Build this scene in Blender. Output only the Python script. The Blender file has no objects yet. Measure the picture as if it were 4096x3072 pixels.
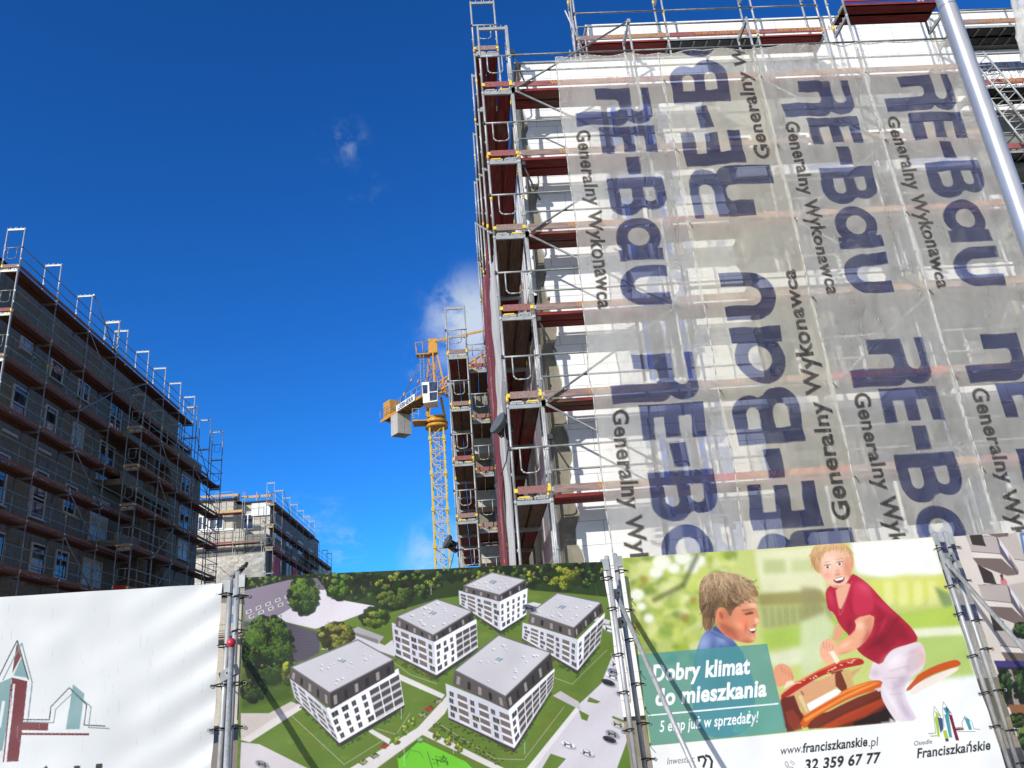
import bpy, math, random
import numpy as np
from mathutils import Vector, Matrix

random.seed(7)
rng = np.random.default_rng(11)
scene = bpy.context.scene
C = scene.collection

# ------------------------------------------------------------------ camera
# units are metres; the lens is the origin, X runs along the main facade, Y away from the viewer, Z up
FPX, PITCH, ROLL, YAW = 3173.2, math.radians(20.527), math.radians(4.726), math.radians(3.426)
_H = np.array([math.sin(YAW), math.cos(YAW), 0.0])
_R0 = np.array([math.cos(YAW), -math.sin(YAW), 0.0])
_Z = np.array([0.0, 0.0, 1.0])
CF = math.cos(PITCH) * _H + math.sin(PITCH) * _Z
_U0 = -math.sin(PITCH) * _H + math.cos(PITCH) * _Z
CR = math.cos(ROLL) * _R0 - math.sin(ROLL) * _U0
CU = math.sin(ROLL) * _R0 + math.cos(ROLL) * _U0
cam = bpy.data.cameras.new('camera')
cam.sensor_width = 36.0
cam.lens = FPX / 4096 * 36
cam.clip_start = 0.1
cam.clip_end = 3000
cam_o = bpy.data.objects.new('camera', cam)
C.objects.link(cam_o)
cam_o.matrix_world = Matrix(((CR[0], CU[0], -CF[0], 0), (CR[1], CU[1], -CF[1], 0), (CR[2], CU[2], -CF[2], 0), (0, 0, 0, 1)))
scene.camera = cam_o


def ray(x, y):
    return CF * FPX + CR * (x - 2048) - CU * (y - 1536)


def aty(x, y, Y):
    d = ray(x, y)
    return d * Y / d[1]


def atx(x, y, X):
    d = ray(x, y)
    return d * X / d[0]


# ------------------------------------------------------------------ sun, sky, exposure
SUN_DIR = Vector((0.72, 1.0, -0.61)).normalized()      # the way the light travels
SUN_EL = math.asin(-SUN_DIR.z)
SUN_AZ = math.atan2(-SUN_DIR.x, -SUN_DIR.y)            # clockwise from +Y
sun = bpy.data.lights.new('sun', 'SUN')
sun.energy = 4.6
sun.angle = math.radians(0.53)
sun.color = (1.0, 0.95, 0.87)
sun_o = bpy.data.objects.new('sun', sun)
C.objects.link(sun_o)
sun_o.rotation_euler = SUN_DIR.to_track_quat('-Z', 'Y').to_euler()

world = bpy.data.worlds.new('World')
scene.world = world
world.use_nodes = True
wn, wl = world.node_tree.nodes, world.node_tree.links
wn.clear()
w_out = wn.new('ShaderNodeOutputWorld')
w_bg = wn.new('ShaderNodeBackground')
w_bg.inputs['Strength'].default_value = 0.085
sky = wn.new('ShaderNodeTexSky')
sky.sky_type = 'NISHITA'
sky.sun_disc = False
sky.sun_elevation = SUN_EL
sky.sun_rotation = SUN_AZ
sky.altitude = 300
sky.air_density = 1.0
sky.dust_density = 0.0
sky.ozone_density = 2.2
hsv = wn.new('ShaderNodeMixRGB')          # deep late-summer blue
hsv.blend_type = 'MULTIPLY'
hsv.inputs['Fac'].default_value = 1.0
hsv.inputs['Color2'].default_value = (0.165, 0.76, 1.48, 1)
gmm = wn.new('ShaderNodeGamma'); gmm.inputs['Gamma'].default_value = 1.2
wl.new(sky.outputs['Color'], gmm.inputs['Color'])
wl.new(gmm.outputs['Color'], hsv.inputs['Color1'])
geo = wn.new('ShaderNodeTexCoord')


def cloud_mask(px, py, rad, scale, lo, hi, seed, stretch=(1, 1, 1)):
    """soft patch of cloud round a direction of the sky, broken up by noise"""
    d = ray(px, py)
    d = d / np.linalg.norm(d)
    dot = wn.new('ShaderNodeVectorMath'); dot.operation = 'DISTANCE'
    dot.inputs[1].default_value = tuple(d)
    wl.new(geo.outputs['Generated'], dot.inputs[0])
    fall = wn.new('ShaderNodeMapRange'); fall.interpolation_type = 'SMOOTHSTEP'
    fall.inputs['From Min'].default_value = rad; fall.inputs['From Max'].default_value = rad * 0.15
    wl.new(dot.outputs['Value'], fall.inputs['Value'])
    mp = wn.new('ShaderNodeMapping')
    mp.inputs['Location'].default_value = (seed, seed * 0.7, seed * 1.3)
    mp.inputs['Scale'].default_value = stretch
    wl.new(geo.outputs['Generated'], mp.inputs['Vector'])
    nz = wn.new('ShaderNodeTexNoise')
    nz.inputs['Scale'].default_value = scale; nz.inputs['Detail'].default_value = 9
    nz.inputs['Roughness'].default_value = 0.62; nz.inputs['Distortion'].default_value = 0.35
    wl.new(mp.outputs['Vector'], nz.inputs['Vector'])
    rmp = wn.new('ShaderNodeMapRange'); rmp.interpolation_type = 'SMOOTHSTEP'
    rmp.inputs['From Min'].default_value = lo; rmp.inputs['From Max'].default_value = hi
    wl.new(nz.outputs['Fac'], rmp.inputs['Value'])
    mul = wn.new('ShaderNodeMath'); mul.operation = 'MULTIPLY'
    wl.new(fall.outputs['Result'], mul.inputs[0]); wl.new(rmp.outputs['Result'], mul.inputs[1])
    return mul.outputs['Value']


def add_cloud(prev, mask, strength, col):
    sc = wn.new('ShaderNodeMath'); sc.operation = 'MULTIPLY'; sc.inputs[1].default_value = strength
    wl.new(mask, sc.inputs[0])
    mx = wn.new('ShaderNodeMixRGB')
    wl.new(sc.outputs['Value'], mx.inputs['Fac']); wl.new(prev, mx.inputs['Color1'])
    mx.inputs['Color2'].default_value = (*col, 1)
    return mx.outputs['Color']


colr = hsv.outputs[0]
CLC = (8.4, 9.3, 9.7)
colr = add_cloud(colr, cloud_mask(1890, 1290, 0.085, 14, 0.36, 0.60, 3.1), 0.75, CLC)
colr = add_cloud(colr, cloud_mask(1690, 1440, 0.035, 26, 0.44, 0.72, 1.7), 0.40, CLC)
colr = add_cloud(colr, cloud_mask(1370, 570, 0.042, 26, 0.46, 0.78, 8.4), 0.24, CLC)
colr = add_cloud(colr, cloud_mask(1420, 730, 0.05, 24, 0.50, 0.82, 5.2), 0.16, CLC)
colr = add_cloud(colr, cloud_mask(1740, 2210, 0.055, 16, 0.36, 0.62, 6.6), 0.55, CLC)
colr = add_cloud(colr, cloud_mask(1390, 2190, 0.03, 24, 0.42, 0.7, 2.2, (1, 1, 2)), 0.45, CLC)
colr = add_cloud(colr, cloud_mask(1250, 2110, 0.06, 20, 0.45, 0.75, 9.3, (1, 1, 2.5)), 0.22, CLC)
# a bank of bright cloud added unseen behind the viewer as neutral fill light
fill_bank = wn.new('ShaderNodeSeparateXYZ'); wl.new(geo.outputs['Generated'], fill_bank.inputs[0])
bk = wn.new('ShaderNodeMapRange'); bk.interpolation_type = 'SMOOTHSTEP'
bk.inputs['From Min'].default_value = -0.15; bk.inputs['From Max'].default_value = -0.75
wl.new(fill_bank.outputs['Y'], bk.inputs['Value'])
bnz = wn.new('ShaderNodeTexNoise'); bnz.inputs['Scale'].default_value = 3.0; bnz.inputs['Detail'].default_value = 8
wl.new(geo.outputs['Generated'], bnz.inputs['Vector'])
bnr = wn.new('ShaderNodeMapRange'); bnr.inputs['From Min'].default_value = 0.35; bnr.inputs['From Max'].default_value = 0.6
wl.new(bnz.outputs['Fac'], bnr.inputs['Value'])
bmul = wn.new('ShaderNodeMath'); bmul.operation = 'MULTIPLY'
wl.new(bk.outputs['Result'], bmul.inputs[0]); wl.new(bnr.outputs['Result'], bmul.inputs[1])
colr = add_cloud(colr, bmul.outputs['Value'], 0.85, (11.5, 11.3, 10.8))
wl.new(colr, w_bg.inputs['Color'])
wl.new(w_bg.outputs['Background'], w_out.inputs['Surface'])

scene.view_settings.view_transform = 'Standard'
scene.view_settings.look = 'None'
scene.view_settings.exposure = 0.10
scene.view_settings.gamma = 1.0
scene.cycles.transparent_max_bounces = 24
scene.cycles.max_bounces = 8
scene.cycles.diffuse_bounces = 4


# ------------------------------------------------------------------ materials
def s2l(c):
    c = np.asarray(c, float) / 255.0
    return np.where(c <= 0.04045, c / 12.92, ((c + 0.055) / 1.055) ** 2.4)


class N:
    """small helper round a material's node tree"""
    def __init__(self, name):
        self.m = bpy.data.materials.new(name)
        self.m.use_nodes = True
        self.n = self.m.node_tree.nodes
        self.l = self.m.node_tree.links
        self.n.clear()
        self.out = self.n.new('ShaderNodeOutputMaterial')

    def add(self, t, **kw):
        nd = self.n.new(t)
        for k, v in kw.items():
            if k[0] == '_':
                setattr(nd, k[1:], v)
            else:
                s = nd.inputs[k]
                if hasattr(v, 'is_linked') or isinstance(v, bpy.types.NodeSocket):
                    self.l.new(v, s)
                else:
                    s.default_value = v
        return nd

    def coords(self, scale=(1, 1, 1), obj=True, rand=0.0):
        tc = self.add('ShaderNodeTexCoord')
        mp = self.add('ShaderNodeMapping')
        self.l.new(tc.outputs['Object' if obj else 'Generated'], mp.inputs['Vector'])
        mp.inputs['Scale'].default_value = scale
        if rand:
            oi = self.add('ShaderNodeObjectInfo')
            ml = self.add('ShaderNodeMath', _operation='MULTIPLY')
            self.l.new(oi.outputs['Random'], ml.inputs[0]); ml.inputs[1].default_value = rand
            cb = self.add('ShaderNodeCombineXYZ')
            for i in range(3):
                self.l.new(ml.outputs[0], cb.inputs[i])
            self.l.new(cb.outputs[0], mp.inputs['Location'])
        return mp.outputs['Vector']

    def noise(self, vec, scale, detail=5, rough=0.55):
        nz = self.add('ShaderNodeTexNoise', Scale=scale, Detail=detail, Roughness=rough)
        self.l.new(vec, nz.inputs['Vector'])
        return nz.outputs['Fac']

    def ramp(self, fac, stops):
        r = self.add('ShaderNodeValToRGB')
        while len(r.color_ramp.elements) < len(stops):
            r.color_ramp.elements.new(0.5)
        for e, (p, c) in zip(r.color_ramp.elements, stops):
            e.position = p
            e.color = (*c, 1) if len(c) == 3 else c
        self.l.new(fac, r.inputs['Fac'])
        return r.outputs['Color']

    def mix(self, fac, a, b, mode='MIX'):
        m = self.add('ShaderNodeMixRGB', _blend_type=mode)
        for s, v in (('Fac', fac), ('Color1', a), ('Color2', b)):
            if isinstance(v, bpy.types.NodeSocket):
                self.l.new(v, m.inputs[s])
            else:
                m.inputs[s].default_value = v if s == 'Fac' else (*v, 1)
        return m.outputs['Color']

    def bsdf(self, col, rough=0.7, metal=0.0, spec=0.4, bump=None, bstr=0.3, bdist=0.01):
        b = self.add('ShaderNodeBsdfPrincipled')
        for s, v in (('Base Color', col), ('Roughness', rough), ('Metallic', metal), ('Specular IOR Level', spec)):
            if isinstance(v, bpy.types.NodeSocket):
                self.l.new(v, b.inputs[s])
            else:
                b.inputs[s].default_value = (*v, 1) if s == 'Base Color' else v
        if bump is not None:
            bp = self.add('ShaderNodeBump', Strength=bstr, Distance=bdist)
            self.l.new(bump, bp.inputs['Height'])
            self.l.new(bp.outputs['Normal'], b.inputs['Normal'])
        self.l.new(b.outputs['BSDF'], self.out.inputs['Surface'])
        return b


MAT = {}


def simple(name, col, rough=0.6, metal=0.0, var=0.25, scale=6, spec=0.4, bstr=0.15):
    k = N(name)
    v = k.coords(rand=20)
    f = k.noise(v, scale)
    lo = tuple(c * (1 - var) for c in col); hi = tuple(min(1, c * (1 + var)) for c in col)
    k.bsdf(k.ramp(f, [(0.3, lo), (0.7, hi)]), rough, metal, spec, bump=f, bstr=bstr)
    MAT[name] = k.m
    return k.m


# galvanised tube: mottled zinc with dull streaks
k = N('galvanised')
v = k.coords((1, 1, 1), rand=30)
f1 = k.noise(v, 9); f2 = k.noise(k.coords((18, 18, 1.5), rand=11), 3)
cz = k.mix(0.5, k.ramp(f1, [(0.3, (0.26, 0.27, 0.27)), (0.7, (0.48, 0.49, 0.48))]), k.ramp(f2, [(0.35, (0.24, 0.24, 0.23)), (0.6, (0.46, 0.47, 0.46))]))
k.bsdf(cz, 0.5, 0.3, 0.4, bump=f2, bstr=0.1)
MAT['galvanised'] = k.m
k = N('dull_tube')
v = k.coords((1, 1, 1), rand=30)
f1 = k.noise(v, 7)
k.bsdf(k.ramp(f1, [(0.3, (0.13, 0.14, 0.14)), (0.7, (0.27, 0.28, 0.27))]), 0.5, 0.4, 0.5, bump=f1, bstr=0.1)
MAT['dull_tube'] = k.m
k = N('grey_tube')
v = k.coords((1, 1, 1), rand=30)
f1 = k.noise(v, 7)
k.bsdf(k.ramp(f1, [(0.3, (0.12, 0.13, 0.125)), (0.7, (0.24, 0.25, 0.235))]), 0.5, 0.3, 0.4, bump=f1, bstr=0.1)
MAT['grey_tube'] = k.m
k = N('brushed_pole')
v = k.coords((1, 1, 0.6))
f1 = k.noise(v, 5); f2 = k.noise(k.coords((40, 40, 2)), 3)
k.bsdf(k.mix(0.4, k.ramp(f1, [(0.35, (0.42, 0.43, 0.44)), (0.65, (0.50, 0.51, 0.52))]), k.ramp(f2, [(0.35, (0.36, 0.37, 0.38)), (0.65, (0.52, 0.53, 0.54))])), 0.33, 0.5, 0.5)
MAT['brushed_pole'] = k.m

simple('yellow_tape', (0.75, 0.52, 0.04), 0.5, var=0.15)
simple('orange_tape', (0.72, 0.34, 0.05), 0.5, var=0.15)
simple('steel_dark', (0.035, 0.036, 0.034), 0.6, var=0.4)
simple('crane_yellow', (0.50, 0.24, 0.025), 0.45, var=0.18, scale=3)
simple('mast_yellow', (0.54, 0.38, 0.04), 0.45, var=0.15, scale=3)
simple('white_paint', (0.78, 0.78, 0.76), 0.45, var=0.06)
simple('black_rubber', (0.012, 0.012, 0.013), 0.6, var=0.3)
simple('red_plastic', (0.45, 0.02, 0.04), 0.35, var=0.1)
simple('counterweight_concrete', (0.40, 0.38, 0.33), 0.9, var=0.15, scale=3)
simple('grey_plate', (0.30, 0.32, 0.32), 0.5, 0.2, var=0.2)
simple('lamp_grey', (0.10, 0.11, 0.11), 0.5, 0.1, var=0.2)
simple('plastic_wrap', (0.05, 0.05, 0.05), 0.3, var=0.4)
simple('timber', (0.50, 0.34, 0.16), 0.8, var=0.25, scale=4)
simple('pale_blue', (0.13, 0.22, 0.36), 0.4, var=0.2)
simple('dark_roof', (0.02, 0.02, 0.022), 0.7, var=0.3)
simple('red_panel', (0.58, 0.02, 0.035), 0.6, var=0.2, scale=2)
simple('slot_white', (0.42, 0.43, 0.44), 0.6, var=0.1)
simple('toe_text', (0.42, 0.20, 0.05), 0.6, var=0.2)
simple('black_print', (0.02, 0.02, 0.02), 0.6, var=0.2)
simple('blue_film', (0.03, 0.13, 0.55), 0.35, var=0.25)

# plywood deck undersides: dark red to brown, grain along the plank, one tone per plank
k = N('deck_plywood')
oi = k.add('ShaderNodeObjectInfo')
v = k.coords((0.8, 9, 9), rand=25)
f1 = k.noise(v, 2.2, 7, 0.62)
f3 = k.noise(k.coords((0.7, 2, 2), rand=13), 1.4, 4)
ca = k.ramp(f1, [(0.28, (0.055, 0.008, 0.008)), (0.5, (0.17, 0.022, 0.02)), (0.75, (0.24, 0.04, 0.034))])
cb = k.ramp(f1, [(0.28, (0.05, 0.03, 0.018)), (0.5, (0.12, 0.07, 0.045)), (0.75, (0.19, 0.12, 0.08))])
sel = k.add('ShaderNodeMath', _operation='ADD'); k.l.new(oi.outputs['Random'], sel.inputs[0])
k.l.new(f3, sel.inputs[1])
selr = k.ramp(sel.outputs[0], [(0.85, (0, 0, 0)), (1.0, (1, 1, 1))])
k.bsdf(k.mix(selr, ca, cb), 0.75, 0, 0.25, bump=f1, bstr=0.2)
MAT['deck_plywood'] = k.m
for nm, lo, mi, hi in (('deck_red', (0.07, 0.009, 0.009), (0.20, 0.026, 0.024), (0.27, 0.05, 0.042)),):
    k = N(nm)
    f1 = k.noise(k.coords((0.8, 9, 9), rand=25), 2.2, 7, 0.62)
    k.bsdf(k.ramp(f1, [(0.28, lo), (0.5, mi), (0.75, hi)]), 0.75, 0, 0.25, bump=f1, bstr=0.2)
    MAT[nm] = k.m
for nm, sc_, lo, mi, hi in (('deck_brown', 9, (0.05, 0.02, 0.014), (0.125, 0.048, 0.03), (0.18, 0.085, 0.055)), ('board_brown', 10, (0.10, 0.035, 0.02), (0.20, 0.08, 0.045), (0.27, 0.14, 0.09))):  # browner copies for shaded scaffolds, colour shifted against the blue of the shade
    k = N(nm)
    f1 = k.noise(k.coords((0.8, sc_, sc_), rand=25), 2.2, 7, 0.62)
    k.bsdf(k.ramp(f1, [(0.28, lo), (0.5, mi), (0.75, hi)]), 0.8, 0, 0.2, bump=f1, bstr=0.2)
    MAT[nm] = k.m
# toe boards: sun bleached red paint on boards
k = N('toe_board_red')
oi = k.add('ShaderNodeObjectInfo')
v = k.coords((1.2, 10, 10), rand=25)
f1 = k.noise(v, 2.5, 7, 0.65)
ca = k.ramp(f1, [(0.3, (0.17, 0.045, 0.045)), (0.55, (0.27, 0.095, 0.09)), (0.8, (0.35, 0.18, 0.165))])
cb = k.ramp(f1, [(0.3, (0.16, 0.10, 0.085)), (0.55, (0.27, 0.19, 0.165)), (0.8, (0.35, 0.27, 0.24))])
cc = k.ramp(f1, [(0.3, (0.30, 0.015, 0.02)), (0.7, (0.46, 0.035, 0.04))])
c1 = k.mix(k.ramp(oi.outputs['Random'], [(0.5, (0, 0, 0)), (0.62, (1, 1, 1))]), ca, cb)
c2 = k.mix(k.ramp(oi.outputs['Random'], [(0.06, (1, 1, 1)), (0.08, (0, 0, 0))]), c1, cc)
k.bsdf(c2, 0.8, 0, 0.25, bump=f1, bstr=0.2)
MAT['toe_board_red'] = k.m


def grid_lines(k, sx, sz, w=0.008, off=0.5):
    """joint lines of boards laid in a running bond on an X-Z face: 1 on the joints"""
    tc = k.add('ShaderNodeTexCoord')
    sp = k.add('ShaderNodeSeparateXYZ'); k.l.new(tc.outputs['Object'], sp.inputs[0])
    ad = k.add('ShaderNodeMath', _operation='ADD')
    k.l.new(sp.outputs['X'], ad.inputs[0]); k.l.new(sp.outputs['Y'], ad.inputs[1])
    cb = k.add('ShaderNodeCombineXYZ'); k.l.new(ad.outputs[0], cb.inputs[0]); k.l.new(sp.outputs['Z'], cb.inputs[1])
    br = k.add('ShaderNodeTexBrick', Scale=1.0)
    br.offset = off
    br.inputs['Mortar Size'].default_value = w; br.inputs['Brick Width'].default_value = sx; br.inputs['Row Height'].default_value = sz
    br.inputs['Color1'].default_value = (0.95, 0.95, 0.95, 1); br.inputs['Color2'].default_value = (1, 1, 1, 1)
    k.l.new(cb.outputs[0], br.inputs['Vector'])
    return br.outputs['Fac'], br.outputs['Color']


# white polystyrene insulation: board joints, specks, ochre foam marks
k = N('insulation_white')
fac, bcol = grid_lines(k, 1.0, 0.5, 0.0035)
v = k.coords()
sp = k.noise(v, 14, 3); bl = k.noise(v, 1.1, 4)
base = k.mix(k.ramp(bl, [(0.35, (0, 0, 0)), (0.7, (1, 1, 1))]), (0.80, 0.80, 0.79), (0.70, 0.70, 0.69))
base = k.mix(k.ramp(sp, [(0.72, (0, 0, 0)), (0.76, (1, 1, 1))]), base, (0.42, 0.40, 0.36))
foam = k.mix(k.ramp(k.noise(v, 0.9, 2), [(0.45, (0, 0, 0)), (0.6, (1, 1, 1))]), (0.68, 0.67, 0.64), (0.70, 0.60, 0.40))
base = k.mix(k.mix(0.45, (0, 0, 0), fac), base, foam)
base = k.mix(1.0, base, bcol, 'MULTIPLY')
k.bsdf(base, 0.9, 0, 0.2, bump=sp, bstr=0.1)
MAT['insulation_white'] = k.m


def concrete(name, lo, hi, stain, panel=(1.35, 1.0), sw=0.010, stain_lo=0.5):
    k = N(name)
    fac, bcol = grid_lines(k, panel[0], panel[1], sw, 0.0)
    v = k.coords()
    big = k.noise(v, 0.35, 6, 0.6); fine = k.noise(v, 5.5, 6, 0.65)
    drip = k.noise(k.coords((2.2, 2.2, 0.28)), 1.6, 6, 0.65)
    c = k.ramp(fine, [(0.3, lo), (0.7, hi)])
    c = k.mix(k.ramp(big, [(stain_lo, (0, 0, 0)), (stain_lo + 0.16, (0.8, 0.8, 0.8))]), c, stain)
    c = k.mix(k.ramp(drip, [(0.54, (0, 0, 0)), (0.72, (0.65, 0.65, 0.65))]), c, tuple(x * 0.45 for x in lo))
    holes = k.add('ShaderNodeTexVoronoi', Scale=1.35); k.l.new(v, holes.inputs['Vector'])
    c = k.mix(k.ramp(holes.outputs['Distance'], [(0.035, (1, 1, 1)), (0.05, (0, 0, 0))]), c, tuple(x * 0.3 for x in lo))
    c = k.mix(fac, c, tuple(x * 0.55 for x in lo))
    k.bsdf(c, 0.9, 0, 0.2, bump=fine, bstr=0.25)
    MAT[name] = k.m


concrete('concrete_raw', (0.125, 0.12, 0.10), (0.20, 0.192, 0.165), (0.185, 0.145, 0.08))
concrete('concrete_shade_dark', (0.10, 0.095, 0.08), (0.16, 0.15, 0.13), (0.10, 0.085, 0.05))  # shade of recesses and side walls put into a darker concrete colour
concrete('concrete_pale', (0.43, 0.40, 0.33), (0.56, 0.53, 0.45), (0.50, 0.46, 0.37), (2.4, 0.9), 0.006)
concrete('mortar_beige', (0.17, 0.155, 0.12), (0.26, 0.24, 0.19), (0.22, 0.20, 0.15), (3, 3), 0.0)
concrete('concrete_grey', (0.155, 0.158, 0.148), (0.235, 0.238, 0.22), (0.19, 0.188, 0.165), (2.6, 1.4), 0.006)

# window glass: dark, mirror-smooth, faint film dirt
k = N('window_glass')
v = k.coords((1, 1, 0.5), rand=9)
f = k.noise(v, 2.2, 5)
b = k.bsdf(k.ramp(f, [(0.4, (0.012, 0.018, 0.026)), (0.62, (0.05, 0.065, 0.085))]), 0.08, 0, 0.9)
MAT['window_glass'] = k.m
k = N('sheeted_glass')          # panes still covered with wrinkled foil
v = k.coords((3, 3, 0.7), rand=9)
f = k.noise(v, 3, 6, 0.7)
k.bsdf(k.ramp(f, [(0.35, (0.10, 0.12, 0.13)), (0.65, (0.55, 0.57, 0.56))]), 0.28, 0.0, 0.8, bump=f, bstr=0.8, bdist=0.05)
MAT['sheeted_glass'] = k.m
k = N('silver_foil')
v = k.coords((5, 5, 0.6))
f = k.noise(v, 2.4, 6, 0.7)
k.bsdf(k.ramp(f, [(0.35, (0.22, 0.22, 0.23)), (0.65, (0.85, 0.85, 0.86))]), 0.22, 0.8, 0.8, bump=f, bstr=1.0, bdist=0.08)
MAT['silver_foil'] = k.m

# soil
k = N('soil')
v = k.coords()
f = k.noise(v, 0.6, 8, 0.65); g = k.noise(v, 6, 6, 0.7)
k.bsdf(k.mix(0.5, k.ramp(f, [(0.3, (0.30, 0.25, 0.18)), (0.7, (0.44, 0.38, 0.29))]), k.ramp(g, [(0.3, (0.26, 0.21, 0.15)), (0.7, (0.42, 0.36, 0.27))])), 0.95, 0, 0.2, bump=g, bstr=0.6, bdist=0.05)
MAT['soil'] = k.m


def net_material(name, thick, white, tintblue, printed=True, ink=0.52):
    """woven translucent sheeting: thread haze, clear gaps, glossy film, printed ink where the attribute says"""
    k = N(name)
    at = k.add('ShaderNodeAttribute', _attribute_name='ink')
    sep = k.add('ShaderNodeSeparateColor'); k.l.new(at.outputs['Color'], sep.inputs[0])
    v = k.coords()
    wr = k.noise(k.coords((2.4, 2.4, 0.5)), 1.3, 6, 0.62)
    weave = k.noise(k.coords((40, 40, 40)), 1.0, 2)
    tr = k.add('ShaderNodeBsdfTransparent', Color=(0.985, 0.98, 0.95, 1))
    df = k.add('ShaderNodeBsdfDiffuse', Color=(*white, 1))
    tl = k.add('ShaderNodeBsdfTranslucent', Color=(*[c * 0.9 for c in white], 1))
    cloth = k.add('ShaderNodeMixShader', Fac=0.35); k.l.new(df.outputs[0], cloth.inputs[1]); k.l.new(tl.outputs[0], cloth.inputs[2])
    f1 = k.add('ShaderNodeMapRange'); f1.inputs['From Min'].default_value = 0.3; f1.inputs['From Max'].default_value = 0.7
    f1.inputs['To Min'].default_value = thick - 0.035; f1.inputs['To Max'].default_value = thick + 0.04
    k.l.new(wr, f1.inputs['Value'])
    base = k.add('ShaderNodeMixShader'); k.l.new(f1.outputs[0], base.inputs[0]); k.l.new(tr.outputs[0], base.inputs[1]); k.l.new(cloth.outputs[0], base.inputs[2])
    cur = base
    if printed:
        trb = k.add('ShaderNodeBsdfTransparent', Color=(*tintblue, 1))
        dfb = k.add('ShaderNodeBsdfDiffuse', Color=(0.016, 0.024, 0.090, 1))
        inkb = k.add('ShaderNodeMixShader', Fac=ink); k.l.new(trb.outputs[0], inkb.inputs[1]); k.l.new(dfb.outputs[0], inkb.inputs[2])
        m1 = k.add('ShaderNodeMixShader'); k.l.new(sep.outputs[0], m1.inputs[0]); k.l.new(cur.outputs[0], m1.inputs[1]); k.l.new(inkb.outputs[0], m1.inputs[2])
        trd = k.add('ShaderNodeBsdfTransparent', Color=(0.32, 0.27, 0.23, 1))
        dfd = k.add('ShaderNodeBsdfDiffuse', Color=(0.024, 0.021, 0.018, 1))
        inkd = k.add('ShaderNodeMixShader', Fac=ink + 0.24); k.l.new(trd.outputs[0], inkd.inputs[1]); k.l.new(dfd.outputs[0], inkd.inputs[2])
        m2 = k.add('ShaderNodeMixShader'); k.l.new(sep.outputs[1], m2.inputs[0]); k.l.new(m1.outputs[0], m2.inputs[1]); k.l.new(inkd.outputs[0], m2.inputs[2])
        cur = m2
    gl = k.add('ShaderNodeBsdfGlossy', Color=(1, 0.97, 0.9, 1), Roughness=0.17)
    bp = k.add('ShaderNodeBump', Strength=0.9, Distance=0.06)
    hn = k.noise(k.coords((9, 9, 1.0)), 1.8, 7, 0.75)
    k.l.new(hn, bp.inputs['Height']); k.l.new(bp.outputs['Normal'], gl.inputs['Normal'])
    fin = k.add('ShaderNodeMixShader', Fac=0.035); k.l.new(cur.outputs[0], fin.inputs[1]); k.l.new(gl.outputs[0], fin.inputs[2])
    k.l.new(fin.outputs[0], k.out.inputs['Surface'])
    MAT[name] = k.m


net_material('net_printed', 0.315, (0.88, 0.865, 0.80), (0.36, 0.42, 0.70))
net_material('net_printed_worn', 0.40, (0.82, 0.79, 0.655), (0.42, 0.47, 0.66), True, 0.42)
net_material('net_plain', 0.62, (0.66, 0.64, 0.58), (1, 1, 1), False)
net_material('net_white', 0.80, (0.72, 0.71, 0.68), (1, 1, 1), False)
net_material('net_red', 0.80, (0.30, 0.085, 0.10), (1, 1, 1), False)

# printed banner vinyl: colour comes from the print
k = N('banner_print')
at = k.add('ShaderNodeAttribute', _attribute_name='print')
v = k.coords((1, 1, 1))
f = k.noise(v, 3.0, 4)
dirt = k.noise(k.coords((9, 9, 0.8)), 2.0, 5, 0.7)
pc = k.mix(k.ramp(dirt, [(0.62, (0, 0, 0)), (0.8, (0.22, 0.22, 0.22))]), at.outputs['Color'], (0.30, 0.28, 0.24))
k.bsdf(pc, 0.48, 0, 0.35, bump=f, bstr=0.12, bdist=0.02)
MAT['banner_print'] = k.m


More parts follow.
